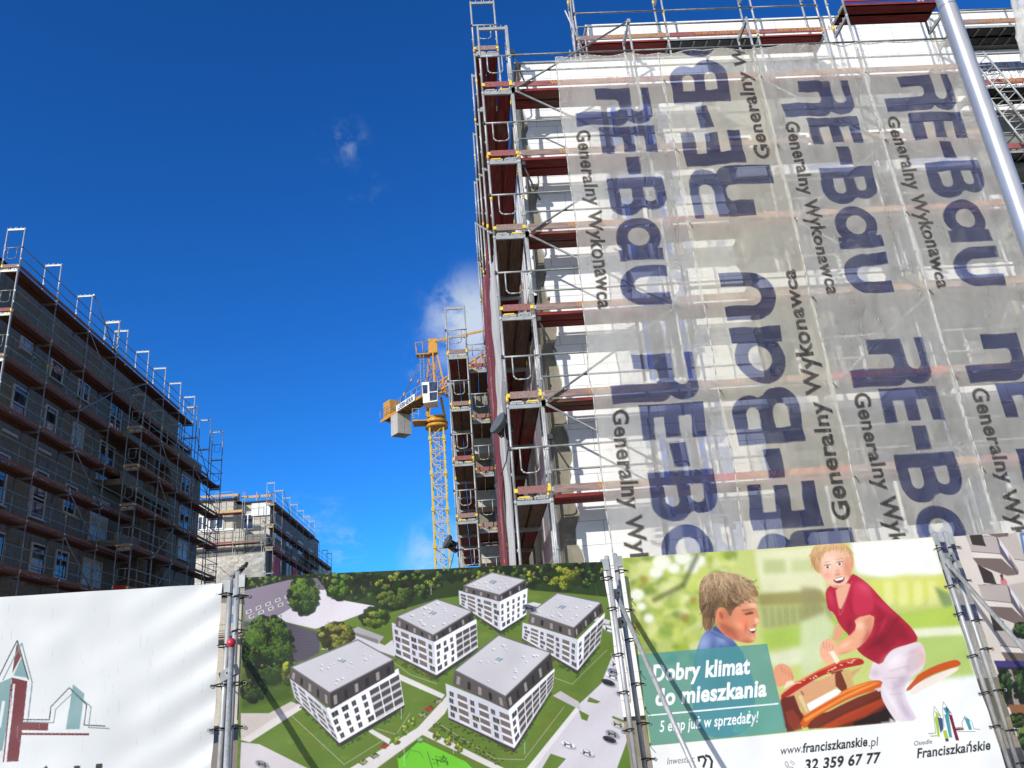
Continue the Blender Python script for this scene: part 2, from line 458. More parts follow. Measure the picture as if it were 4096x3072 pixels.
# ------------------------------------------------------------------ mesh helpers
class M:
    def __init__(self):
        self.v, self.f, self.mi, self.sm, self.mats = [], [], [], [], []

    def slot(self, mat):
        if mat not in self.mats:
            self.mats.append(mat)
        return self.mats.index(mat)

    def face(self, idx, mat, smooth=False):
        self.f.append(idx); self.mi.append(self.slot(mat)); self.sm.append(smooth)

    def quad(self, pts, mat):
        b = len(self.v); self.v += [tuple(p) for p in pts]
        self.face(list(range(b, b + len(pts))), mat)
        return self

    def box(self, a, b, mat):
        (x0, y0, z0), (x1, y1, z1) = a, b
        x0, x1 = min(x0, x1), max(x0, x1); y0, y1 = min(y0, y1), max(y0, y1); z0, z1 = min(z0, z1), max(z0, z1)
        i = len(self.v)
        self.v += [(x0, y0, z0), (x1, y0, z0), (x1, y1, z0), (x0, y1, z0), (x0, y0, z1), (x1, y0, z1), (x1, y1, z1), (x0, y1, z1)]
        for q in ((0, 3, 2, 1), (4, 5, 6, 7), (0, 1, 5, 4), (1, 2, 6, 5), (2, 3, 7, 6), (3, 0, 4, 7)):
            self.face([i + j for j in q], mat)
        return self

    def tube(self, a, b, r, mat, n=8, r2=None, caps=True):
        a, b = Vector(a), Vector(b)
        d = (b - a)
        if d.length < 1e-6:
            return self
        d.normalize()
        u = d.orthogonal().normalized(); w = d.cross(u)
        i = len(self.v)
        r2 = r if r2 is None else r2
        for p, rr in ((a, r), (b, r2)):
            for j in range(n):
                t = 2 * math.pi * j / n
                self.v.append(tuple(p + (u * math.cos(t) + w * math.sin(t)) * rr))
        for j in range(n):
            k2 = (j + 1) % n
            self.face([i + j, i + k2, i + n + k2, i + n + j], mat, True)
        if caps:
            self.face([i + j for j in range(n)][::-1], mat)
            self.face([i + n + j for j in range(n)], mat)
        return self

    def path(self, pts, r, mat, n=6):
        for a, b in zip(pts[:-1], pts[1:]):
            self.tube(a, b, r, mat, n)
        return self

    def beam(self, a, b, w, h, mat):
        """square bar from a to b"""
        a, b = Vector(a), Vector(b)
        d = (b - a).normalized()
        up = Vector((0, 0, 1)) if abs(d.z) < 0.95 else Vector((0, 1, 0))
        s = d.cross(up).normalized(); t = s.cross(d)
        i = len(self.v)
        for p in (a, b):
            for su, tu in ((-1, -1), (1, -1), (1, 1), (-1, 1)):
                self.v.append(tuple(p + s * (su * w / 2) + t * (tu * h / 2)))
        for q in ((0, 1, 2, 3), (7, 6, 5, 4), (0, 4, 5, 1), (1, 5, 6, 2), (2, 6, 7, 3), (3, 7, 4, 0)):
            self.face([i + j for j in q], mat)
        return self

    def prism(self, poly, a, b, mat):
        """polygon in X-Z pushed from y=a to y=b"""
        n = len(poly); i = len(self.v)
        for y in (a, b):
            self.v += [(p[0], y, p[1]) for p in poly]
        self.face([i + j for j in range(n)], mat); self.face([i + n + j for j in range(n)][::-1], mat)
        for j in range(n):
            k2 = (j + 1) % n
            self.face([i + k2, i + j, i + n + j, i + n + k2], mat)
        return self

    def mesh(self, name):
        me = bpy.data.meshes.new(name)
        me.from_pydata(self.v, [], self.f)
        for m in self.mats:
            me.materials.append(MAT[m])
        me.polygons.foreach_set('material_index', self.mi)
        me.polygons.foreach_set('use_smooth', self.sm)
        me.update()
        return me


def thing(name, label, cat, loc=(0, 0, 0), rz=0.0, group=None):
    o = bpy.data.objects.new(name, None)
    o.empty_display_size = 0.2
    C.objects.link(o)
    o.location = loc
    o.rotation_euler = (0, 0, rz)
    tag(o, label, cat, group)
    return o


def tag(o, label=None, cat=None, group=None, kind=None):
    if label: o['label'] = label
    if cat: o['category'] = cat
    if group: o['group'] = group
    if kind: o['kind'] = kind
    return o


def part(name, me, parent=None, loc=(0, 0, 0), world_space=False):
    """one mesh object under parent; world_space: the mesh was drawn in world coordinates"""
    if isinstance(me, M):
        me = me.mesh(name)
    o = bpy.data.objects.new(name, me)
    C.objects.link(o)
    if parent is not None:
        o.parent = parent
        if world_space:
            p = parent
            off = Vector((0, 0, 0))
            while p is not None:
                off += Vector(p.location); p = p.parent
            o.location = -off
        else:
            o.location = loc
    else:
        o.location = loc
    return o


GROUND = -1.5
# ------------------------------------------------------------------ ground
g = M()
g.quad([(-900, -300, GROUND), (900, -300, GROUND), (900, 1500, GROUND), (-900, 1500, GROUND)], 'soil')
tag(part('ground', g), kind='structure')


# ------------------------------------------------------------------ lettering (built-in font, turned into mesh)
_tc = {}


def text_mesh(s, bold=0.0):
    """triangulated flat text, cap height about 0.7, origin at the left of the baseline"""
    key = (s, bold)
    if key in _tc:
        return _tc[key]
    cu = bpy.data.curves.new('lettering', 'FONT')
    cu.body = s; cu.size = 1.0; cu.offset = bold; cu.resolution_u = 4
    if bold > 0:
        cu.space_character = 1.0 + bold * 1.6
    o = bpy.data.objects.new('lettering', cu)
    C.objects.link(o)
    dg = bpy.context.evaluated_depsgraph_get()
    ev = o.evaluated_get(dg)
    me = ev.to_mesh()
    me.calc_loop_triangles()
    vs = np.array([(a.co.x, a.co.y) for a in me.vertices]); ts = np.array([t.vertices[:] for t in me.loop_triangles])
    ev.to_mesh_clear()
    bpy.data.objects.remove(o); bpy.data.curves.remove(cu)
    _tc[key] = (vs, ts)
    return vs, ts


def text_part(s, parent, loc, height, mat, bold=0.02, xs=1.0, rot=None):
    """raised lettering standing in the X-Z plane, facing -Y, height = cap height"""
    vs, ts = text_mesh(s, bold)
    sc = height / 0.69
    m = M()
    m.v = [(a * sc * xs, 0.0, b * sc) for a, b in vs]
    for t in ts:
        m.face([int(t[0]), int(t[1]), int(t[2])], mat)
    o = part('lettering', m, parent, loc)
    if rot:
        o.rotation_euler = rot
    return o


# ------------------------------------------------------------------ scaffolding
_cache = {}


def cached(key, fn):
    if key not in _cache:
        _cache[key] = fn()
    return _cache[key]


TUBE = 0.029


def frame_mesh(depth, tube, seed, h=2.0):
    def f():
        r = random.Random(seed)
        m = M()
        for y in (0.0, depth):
            m.tube((0, y, 0.0), (0, y, h + 0.02), TUBE, tube, 10)
            m.tube((0, y, -0.09), (0, y, 0.0), TUBE * 1.18, tube, 10)            # sleeve over the spigot
            if r.random() < 0.8:
                z = r.choice((0.05, 0.16, 0.92))
                m.tube((0, y, z), (0, y, z + 0.13), TUBE * 1.12, 'yellow_tape' if r.random() < 0.65 else 'orange_tape', 10)
            for z in (0.52, 1.02):                                               # wedge pockets for the guard rails
                m.box((-0.025, y - 0.045, z - 0.03), (0.025, y - 0.022, z + 0.03), tube)
        m.box((-0.024, 0.02, h - 0.10), (0.024, depth - 0.02, h - 0.02), 'grey_plate' if tube == 'galvanised' else tube)    # transom
        for y in (0.16, 0.33, 0.40, depth - 0.12):
            m.box((-0.03, y - 0.009, h - 0.03), (0.03, y + 0.009, h + 0.035), 'grey_plate' if tube == 'galvanised' else tube)
        return m.mesh('frame')
    return cached(('frame', depth, tube, seed, h), f)


def deck_mesh(L, depth, mat, seed):
    def f():
        m = M()
        w = (depth - 0.06) / 2
        for j in range(2):
            y0 = 0.025 + j * (w + 0.012)
            m.box((0.03, y0, 0.0), (L - 0.03, y0 + w, 0.012), mat)
            for yy in (y0, y0 + w - 0.03):                                        # side rails of the plank frame
                m.box((0.03, yy, 0.0), (L - 0.03, yy + 0.03, 0.07), mat if mat != 'steel_dark' else 'galvanised')
            for x in (0.0, L - 0.05):
                m.box((x, y0 + 0.02, 0.0), (x + 0.05, y0 + w - 0.02, 0.055), 'galvanised')
                m.box((x - 0.012 if x < 1 else x + 0.012, y0 + 0.05, 0.035), (x + 0.036 if x < 1 else x + 0.062, y0 + w - 0.05, 0.068),
                      'yellow_tape' if (j + seed) % 2 == 0 else 'galvanised')
            if mat == 'steel_dark':
                n = int(L / 0.35)
                for i in range(1, n):
                    m.box((i * L / n - 0.02, y0 + 0.03, -0.035), (i * L / n + 0.02, y0 + w - 0.03, -0.001), 'dull_tube')
        return m.mesh('deck')
    return cached(('deck', round(L, 3), depth, mat, seed), f)


def board_mesh(L, mat='toe_board_red'):
    def f():
        m = M()
        m.box((0.05, -0.030, 0.10), (L - 0.05, -0.002, 0.25), mat)
        m.box((0.0, -0.036, 0.13), (0.05, 0.0, 0.22), 'galvanised')
        m.box((L - 0.05, -0.036, 0.13), (L, 0.0, 0.22), 'galvanised')
        return m.mesh('toe_board')
    return cached(('toe', round(L, 3), mat), f)


def end_board_mesh(depth):
    def f():
        m = M()
        m.box((-0.045, 0.06, 0.11), (-0.018, depth - 0.04, 0.26), 'toe_board_red')
        m.box((-0.05, -0.01, 0.14), (-0.012, 0.06, 0.22), 'yellow_tape')
        m.box((-0.05, depth - 0.05, 0.14), (-0.012, depth + 0.02, 0.22), 'yellow_tape')
        return m.mesh('end_board')
    return cached(('endb', depth), f)


def rail_mesh(L, tube):
    def f():
        m = M()
        for z in (0.55, 1.05):
            m.tube((0.03, -0.045, z), (L - 0.03, -0.045, z), 0.023, tube, 8)
            for x in (0.0, L - 0.07):
                m.box((x + 0.01, -0.052, z - 0.03), (x + 0.06, -0.036, z + 0.03), tube)
        return m.mesh('guard_rail')
    return cached(('rail', round(L, 3), tube), f)


def end_guard_mesh(depth, tube):
    def f():
        m = M()
        x = -0.03
        m.tube((x, -0.04, 1.05), (x, depth + 0.05, 1.05), 0.023, tube, 8)
        y0, y1 = depth * 0.24, depth * 0.76
        pts = [(x, y0, 1.05), (x, y0, 0.62), (x, y0 + 0.03, 0.56), (x, y0 + 0.09, 0.53), (x, y1 - 0.09, 0.53), (x, y1 - 0.03, 0.56), (x, y1, 0.62), (x, y1, 1.05)]
        m.path(pts, 0.017, tube, 6)
        m.box((x - 0.03, -0.06, 1.02), (x + 0.03, -0.01, 1.09), 'steel_dark')
        return m.mesh('end_guard')
    return cached(('endg', depth, tube), f)


def scaffold(name, label, loc, rz, bays, z0, nlev, depth=0.70, tube='galvanised', top=None, decks=None, braces=(), start=True, end=False,
             deckmat='deck_plywood', rails=None, text=False, group=None, toe=None, first_frame=-2, boards=None):
    """facade scaffold; local x along the wall, local y towards it, deck k lies at z0 + 2k"""
    t = thing(name, label, 'scaffold', loc, rz, group)
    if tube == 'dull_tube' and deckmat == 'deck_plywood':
        deckmat = 'deck_brown'
    xs = [0.0]
    for b in bays:
        xs.append(xs[-1] + b)
    nb = len(bays)
    decks = decks or (lambda b, k: True)
    rails = rails or decks
    toe = toe or decks
    top = top or (lambda i: nlev)
    for i, x in enumerate(xs):
        for k in range(first_frame, top(i)):
            part('frame', frame_mesh(depth, tube, (i * 3 + k) % 5), t, (x, 0, z0 + 2 * k))
    for b, L in enumerate(bays):
        for k in range(nlev):
            if decks(b, k):
                part('deck', deck_mesh(L, depth, deckmat, (b + k) % 2), t, (xs[b], 0, z0 + 2 * k))
            if toe(b, k):
                o = part('toe_board', board_mesh(L, 'board_brown' if tube == 'dull_tube' else 'toe_board_red'), t, (xs[b], 0, z0 + 2 * k))
                if text:
                    vs_ = cached(('toetxt',), lambda: _toe_text())
                    lo = part('lettering', vs_, o, (L * 0.30, -0.033, 0.142))
            if rails(b, k):
                part('guard_rail', rail_mesh(L, 'grey_tube' if tube == 'galvanised' else tube), t, (xs[b], 0, z0 + 2 * k))
    for (b0, ka, b1, kb) in braces:
        m = M()
        a = Vector((xs[b0], -0.075, z0 + 2 * ka - 0.03)); c = Vector((xs[b1], -0.075, z0 + 2 * kb - 0.03))
        d = (c - a).normalized()
        tb = 'grey_tube' if tube == 'galvanised' else tube
        m.tube(a + d * 0.1, c - d * 0.1, 0.025, tb, 8)
        for p, q in ((a, d), (c, -d)):
            m.box((p.x - 0.04, -0.1, p.z - 0.05), (p.x + 0.04, -0.03, p.z + 0.05), tube)
            m.beam(p, p + q * 0.16, 0.012, 0.055, tube)
        part('brace', m, t)
    for on, x, fl in ((start, 0.0, 1), (end, xs[-1], -1)):
        if not on:
            continue
        bi = 0 if fl == 1 else nb - 1
        for k in range(nlev + 1):
            if k < nlev and decks(bi, k):
                o = part('end_board', end_board_mesh(depth), t, (x, 0, z0 + 2 * k))
                o.scale.x = fl
            if k < top(0 if fl == 1 else nb) and (k == nlev or decks(bi, k)) or k < nlev and decks(bi, k):
                o = part('end_guard', end_guard_mesh(depth, tube), t, (x, 0, z0 + 2 * k))
                o.scale.x = fl
    return t


def _toe_text():
    vs, ts = text_mesh('www.marsen.biz', 0.022)
    m = M()
    sc = 0.095 / 0.46
    m.v = [(a * sc * 1.25, 0.0, b * sc) for a, b in vs]
    for q in ts:
        m.face([int(q[0]), int(q[1]), int(q[2])], 'toe_text')
    return m.mesh('lettering')


# ================================================================== the white block behind the printed sheeting
WY = 16.5           # face of its wall
BX0, BX1 = 1.78, 21.0
PEY = 18.3
FL = [2.1, 5.14, 8.22, 11.3, 14.38]      # slab edges
blk = thing('apartment_building', 'tall block clad in white insulation boards behind the printed scaffold sheeting', 'building', (BX0, WY, GROUND))
w = M()
w.box((BX0, WY, GROUND), (6.85, WY + 14, 15.0), 'mortar_beige')
w.box((6.85, WY + 1.5, GROUND), (BX1, WY + 14, 15.0), 'concrete_grey')
w.box((4.17, PEY, 15.0), (BX1, PEY + 11, 17.95), 'mortar_beige')
part('wall', w, blk, world_space=True)
w = M()
w.box((BX0 - 0.06, WY - 0.18, 15.0), (6.9, WY + 14, 15.04), 'grey_plate')
w.box((4.12, PEY - 0.18, 17.95), (BX1, PEY + 11, 17.99), 'white_paint')
part('roof_edge', w, blk, world_space=True)


def jag_panel(x0, x1, z0, z1, y, jag=0.10, seed=0, jag_right=False):
    r = random.Random(seed)
    n = max(3, int((z1 - z0) / 0.16))
    left = [(x0 + (r.random() - 0.5) * jag * 2 + 0.05 * math.sin(i * 0.9 + seed), z0 + (z1 - z0) * i / n) for i in range(n + 1)]
    right = [(x1 + ((r.random() - 0.5) * jag * 2 if jag_right else 0), z0 + (z1 - z0) * i / n) for i in range(n + 1)]
    return left + right[::-1]


# insulation boards, each storey's patch a part
pats = [(2.12, 3.95, -0.8, 2.05), (2.10, 3.85, 2.05, 5.14), (2.04, 3.9, 5.14, 8.22), (1.98, 3.85, 8.22, 11.3), (1.90, 3.82, 11.3, 13.6)]
for i, (a, b, c0, c1) in enumerate(pats):
    m = M(); m.prism(jag_panel(a, b, c0 + 0.01, c1, 0, 0.05, i), WY - 0.14, WY + 0.02, 'insulation_white')
    part('insulation', m, blk, world_space=True)
m = M(); m.prism(jag_panel(1.86, 6.8, 13.61, 15.0, 0, 0.04, 8), WY - 0.14, WY + 0.02, 'insulation_white'); part('insulation', m, blk, world_space=True)
for i, (a, b, c0, c1) in enumerate([(5.28, 6.45, 11.35, 13.6), (5.25, 6.55, 8.3, 11.25), (5.2, 6.6, 5.2, 8.2), (5.2, 6.35, 2.1, 5.1), (5.2, 6.35, -0.8, 2.0)]):
    m = M(); m.prism(jag_panel(a, b, c0, c1, 0, 0.06, 20 + i, True), WY - 0.14, WY + 0.02, 'insulation_white')
    part('insulation', m, blk, world_space=True)
for i, z in enumerate(FL[:4]):                      # spandrel patches under and over the windows
    m = M(); m.prism(jag_panel(3.96, 5.16, z - 0.35, z + 0.78, 0, 0.02, 40 + i), WY - 0.12, WY + 0.02, 'insulation_white')
    part('insulation', m, blk, world_space=True)
m = M(); m.box((4.19, PEY - 0.14, 15.05), (BX1, PEY + 0.01, 17.94), 'insulation_white'); part('insulation', m, blk, world_space=True)
# side wall stays bare; patches of board on it
for i, (y0, y1, z0, z1) in enumerate([(16.8, 19.5, 8.5, 13.0), (17.2, 21.0, 2.0, 7.4), (20.2, 24.0, 9.0, 14.5)]):
    m = M(); m.box((BX0 - 0.09, y0, z0), (BX0 + 0.01, y1, z1), 'insulation_white'); part('insulation', m, blk, world_space=True)


def window(parent, x0, x1, z0, z1, y, nx=2, pane='window_glass', frame='white_paint', axis='x', out=-1, t=0.07, sill=True, zsplit=None):
    """framed window in a wall face; the pane is a part of the frame"""
    f = M()
    P = (lambda a, d, z: (a, d, z)) if axis == 'x' else (lambda a, d, z: (d, a, z))
    d0, d1 = y, y + out * t

    def bar(a0, a1, b0, b1, e0=d0, e1=d1):
        f.box(P(a0, e0, b0), P(a1, e1, b1), frame)
    s = 0.075
    bar(x0, x1, z0, z0 + s); bar(x0, x1, z1 - s, z1); bar(x0, x0 + s, z0 + s, z1 - s); bar(x1 - s, x1, z0 + s, z1 - s)
    for i in range(1, nx):
        c = x0 + (x1 - x0) * i / nx
        bar(c - 0.045, c + 0.045, z0 + s, z1 - s)
    if zsplit:
        bar(x0 + s, x1 - s, zsplit - 0.035, zsplit + 0.035, d0, d1 - out * 0.004)
    if sill:
        bar(x0 - 0.08, x1 + 0.08, z0 - 0.05, z0 - 0.002, d0, d1 + out * 0.10)
    o = part('window', f, parent, world_space=True)
    g2 = M()
    g2.box(P(x0 + 0.02, d0 + out * 0.012, z0 + 0.02), P(x1 - 0.02, d0 + out * 0.024, z1 - 0.02), pane)
    part('pane', g2, o, world_space=True)
    return o


for i, z in enumerate([2.95, 6.0, 9.08, 12.12]):
    wz1 = z + 1.75 if i < 3 else 13.55
    o = window(blk, 4.0, 5.12, z, wz1, WY, 2, 'window_glass')
    m = M()
    for x in (4.14, 4.98):
        m.box((x - 0.05, WY - 0.10, z - 0.05), (x + 0.05, WY - 0.072, wz1 + 0.1), 'blue_film')
    part('protective_film', m, o, world_space=True)
# loggia part: slab edges, low white upstands, doors and side walls
for i, z in enumerate(FL):
    if z > 14.2:
        continue
    m = M(); m.box((6.87, WY - 0.02, z - 0.16), (BX1, WY + 1.5, z + 0.14), 'concrete_grey')
    part('balcony_slab', m, blk, world_space=True)
    m = M(); m.prism(jag_panel(6.95, 10.0, z - 0.05, z + 0.33, 0, 0.05, 60 + i, True), WY - 0.10, WY - 0.022, 'insulation_white')
    part('insulation', m, blk, world_space=True)
    m = M(); m.prism(jag_panel(10.9, 13.2, z - 0.1, z + 0.28, 0, 0.05, 70 + i, True), WY - 0.10, WY - 0.022, 'insulation_white')
    part('insulation', m, blk, world_space=True)
for x in (8.4, 10.0, 13.0, 16.6):
    m = M(); m.box((x, WY + 0.05, GROUND), (x + 0.22, WY + 1.49, 14.6), 'mortar_beige')
    part('partition_wall', m, blk, world_space=True)
for i, z in enumerate(FL[:4]):
    window(blk, 7.2, 8.25, z + 0.16, z + 2.35, WY + 1.5, 1, 'window_glass')
    window(blk, 8.75, 9.9, z + 0.16, z + 2.35, WY + 1.5, 2, 'window_glass')
    window(blk, 10.6, 12.6, z + 0.16, z + 2.35, WY + 1.5, 2, 'window_glass')
# right hand stretch of the facade, outside the sheeting
RY = 17.1
m = M(); m.box((13.22, RY, GROUND), (BX1, RY + 0.5, 14.6), 'concrete_grey'); part('wall', m, blk, world_space=True)
for z0, z1 in ((13.38, 13.9), (10.2, 10.75), (7.0, 7.6)):
    m = M(); m.box((13.24, RY - 0.12, z0), (BX1, RY - 0.001, z1), 'insulation_white'); part('insulation', m, blk, world_space=True)
window(blk, 15.6, 18.6, 16.55, 17.35, PEY - 0.14, 2, 'window_glass', 'steel_dark')
for z in (14.2, 11.0, 7.9):
    m = M(); m.box((14.6, RY - 0.06, z), (17.8, RY - 0.001, z + 0.85), 'silver_foil')
    part('foil_sheet', m, blk, world_space=True)

# ------------------------------------------------------------------ its scaffolds
S0 = 3.33
FB = [3.07, 3.05, 2.62, 2.57]
sc_main = scaffold('scaffold', 'galvanised facade scaffold with red boards carrying the printed sheeting', (1.53, 15.41, 0), 0, FB, S0, 7,
                   top=lambda i: 6 if i < 3 else 8, decks=lambda b, k: k < 6 or b == 3,
                   braces=[(0, 5, 1, 6), (0, 5, 1, 4), (0, 3, 1, 4), (0, 3, 1, 2), (0, 1, 1, 2), (0, 1, 1, 0), (2, 5, 3, 4), (2, 3, 3, 4), (2, 3, 3, 2), (2, 1, 3, 2)],
                   start=False, text=True)
for z in (4.6, 7.25, 11.25, 14.55, 0.9):     # wall ties at the corner
    m = M()
    m.tube((1.60, 15.47, z), (2.05, 16.42, z - 0.42), 0.022, 'dull_tube', 8)
    m.tube((2.05, 16.42, z - 0.42), (2.02, 16.40, z - 0.52), 0.01, 'orange_tape', 6)
    m.box((1.55, 15.42, z - 0.05), (1.66, 15.53, z + 0.05), 'steel_dark')
    part('wall_tie', m, sc_main, world_space=True)
for ch in sc_main.children:                  # the last bay's top lift stands a little higher
    if ch.location.x > 8.7 and abs(ch.location.z - (S0 + 12)) < 0.01 and ch.name.split('.')[0] in ('deck', 'toe_board', 'guard_rail'):
        ch.location.z += 0.3
        if ch.name.startswith('deck'):
            ch.data = deck_mesh(2.57, 0.70, 'deck_red', 0)

sc_steel = scaffold('scaffold', 'scaffold with black steel decks to the right of the tall metal pole', (13.45, 16.02, 0), 0, [2.57, 2.57, 2.57], S0, 7,
                    top=lambda i: 8, start=False, text=True, deckmat='steel_dark')


def lattice(m, a, b, h, mat, r=0.022, n=6):
    """flat lattice girder: two chords h apart with zig-zag lacing"""
    a, b = Vector(a), Vector(b)
    d = (b - a).normalized()
    up = Vector((0, 0, 1)) - d * d.z
    up.normalize()
    m.tube(a, b, r, mat, 8); m.tube(a + up * h, b + up * h, r, mat, 8)
    L = (b - a).length
    for i in range(n):
        p = a + d * (L * i / n); q = a + d * (L * (i + 0.5) / n) + up * h; s = a + d * (L * (i + 1) / n)
        m.tube(p, q, r * 0.6, mat, 6); m.tube(q, s, r * 0.6, mat, 6)


lg = M(); lattice(lg, aty(3880, 228, 15.7), aty(4150, 552, 15.7), 0.42, 'galvanised', 0.024, 9)
part('lattice_girder', lg, sc_steel, world_space=True)
lg = M(); lattice(lg, aty(3960, 395, 15.8), aty(4180, 680, 15.8), 0.42, 'galvanised', 0.024, 9)
part('lattice_girder', lg, sc_steel, world_space=True)

sc_side = scaffold('scaffold', 'narrow scaffold run seen end-on along the left edge of the white block', (0.80, 30.7, 0), -math.pi / 2, [3.07, 3.07, 3.07, 3.07, 3.01], S0, 8,
                   top=lambda i: 6 if i == 5 else 8,
                   decks=lambda b, k: k < 6 if b == 4 else True, rails=lambda b, k: False, toe=lambda b, k: False, start=False, end=True)
# end guards for the raised second frame
for k in (7,):
    o = part('end_guard', end_guard_mesh(0.70, 'galvanised'), sc_side, (12.28, 0, S0 + 2 * k)); o.scale.x = -1
o = part('end_board', end_board_mesh(0.70), sc_side, (12.28, 0, S0 + 14)); o.scale.x = -1
tag(o, 'bright red end board')

sc_top = scaffold('scaffold', 'short scaffold along the set-back top storey above the sheeting', (3.68, 17.3, 0), 0, [2.55, 2.58, 1.9], 16.5, 1,
                  top=lambda i: 2, first_frame=-1, start=True, text=True)
for ch in list(sc_top.children):
    if ch.name.startswith('deck'):
        x = ch.location.x
        ch.data = deck_mesh(2.55, 0.70, 'deck_red', 0) if x < 2 else deck_mesh(2.58, 0.70, 'steel_dark', 0) if x < 4 else deck_mesh(1.9, 0.70, 'deck_red', 0)
lean = M()
for (a, b) in (((3.2, 16.2, 16.6), (4.0, 17.2, 15.2)), ((3.85, 17.15, 13.8), (3.85, 17.15, 16.5)), ((3.35, 17.0, 14.9), (3.35, 17.0, 16.0)), ((3.5, 17.2, 15.1), (3.62, 17.3, 18.4))):
    lean.tube(a, b, 0.022, 'galvanised', 8)
part('loose_tube', lean, sc_top, world_space=True)


# ================================================================== painting in numpy: prints for nets and banners
def fill_mask(shape, poly):
    """even-odd mask of a polygon given in pixel coordinates, cropped: returns (y0, x0, mask)"""
    H, W = shape
    p = np.asarray(poly, float)
    x0 = max(0, int(math.floor(p[:, 0].min()))); x1 = min(W, int(math.ceil(p[:, 0].max())) + 1)
    y0 = max(0, int(math.floor(p[:, 1].min()))); y1 = min(H, int(math.ceil(p[:, 1].max())) + 1)
    if x1 <= x0 or y1 <= y0:
        return None
    X = np.arange(x0, x1) + 0.5
    m = np.zeros((y1 - y0, x1 - x0), bool)
    n = len(p)
    for j, yy in enumerate(np.arange(y0, y1) + 0.5):
        cr = []
        for i in range(n):
            (ax, ay), (bx, by) = p[i], p[(i + 1) % n]
            if (ay <= yy) != (by <= yy):
                cr.append(ax + (yy - ay) * (bx - ax) / (by - ay))
        if cr:
            m[j] = (np.sum(np.array(cr)[:, None] < X[None, :], axis=0) % 2) == 1
    return y0, x0, m


def tri_masks(shape, vs, ts, fn, out):
    """stamp a triangulated text into a boolean array; fn maps text units to pixels"""
    pts = np.array([fn(a, b) for a, b in vs])
    for t in ts:
        r = fill_mask(shape, pts[t])
        if r:
            y0, x0, m = r
            out[y0:y0 + m.shape[0], x0:x0 + m.shape[1]] |= m


def box_blur(a, r):
    if r < 1:
        return a
    for ax in (0, 1):
        pad = [(0, 0)] * a.ndim; pad[ax] = (r + 1, r)
        c = np.cumsum(np.pad(a, pad, mode='edge'), axis=ax)
        n = a.shape[ax]
        hi = np.take(c, np.arange(2 * r + 1, 2 * r + 1 + n), axis=ax); lo = np.take(c, np.arange(0, n), axis=ax)
        a = (hi - lo) / (2 * r + 1)
    return a


def smooth_loop(pts, it=2):
    """Chaikin corner cutting of a closed outline"""
    p = np.asarray(pts, float)
    for _ in range(it):
        q = np.roll(p, -1, axis=0)
        p = np.stack([0.75 * p + 0.25 * q, 0.25 * p + 0.75 * q], 1).reshape(-1, 2)
    return p


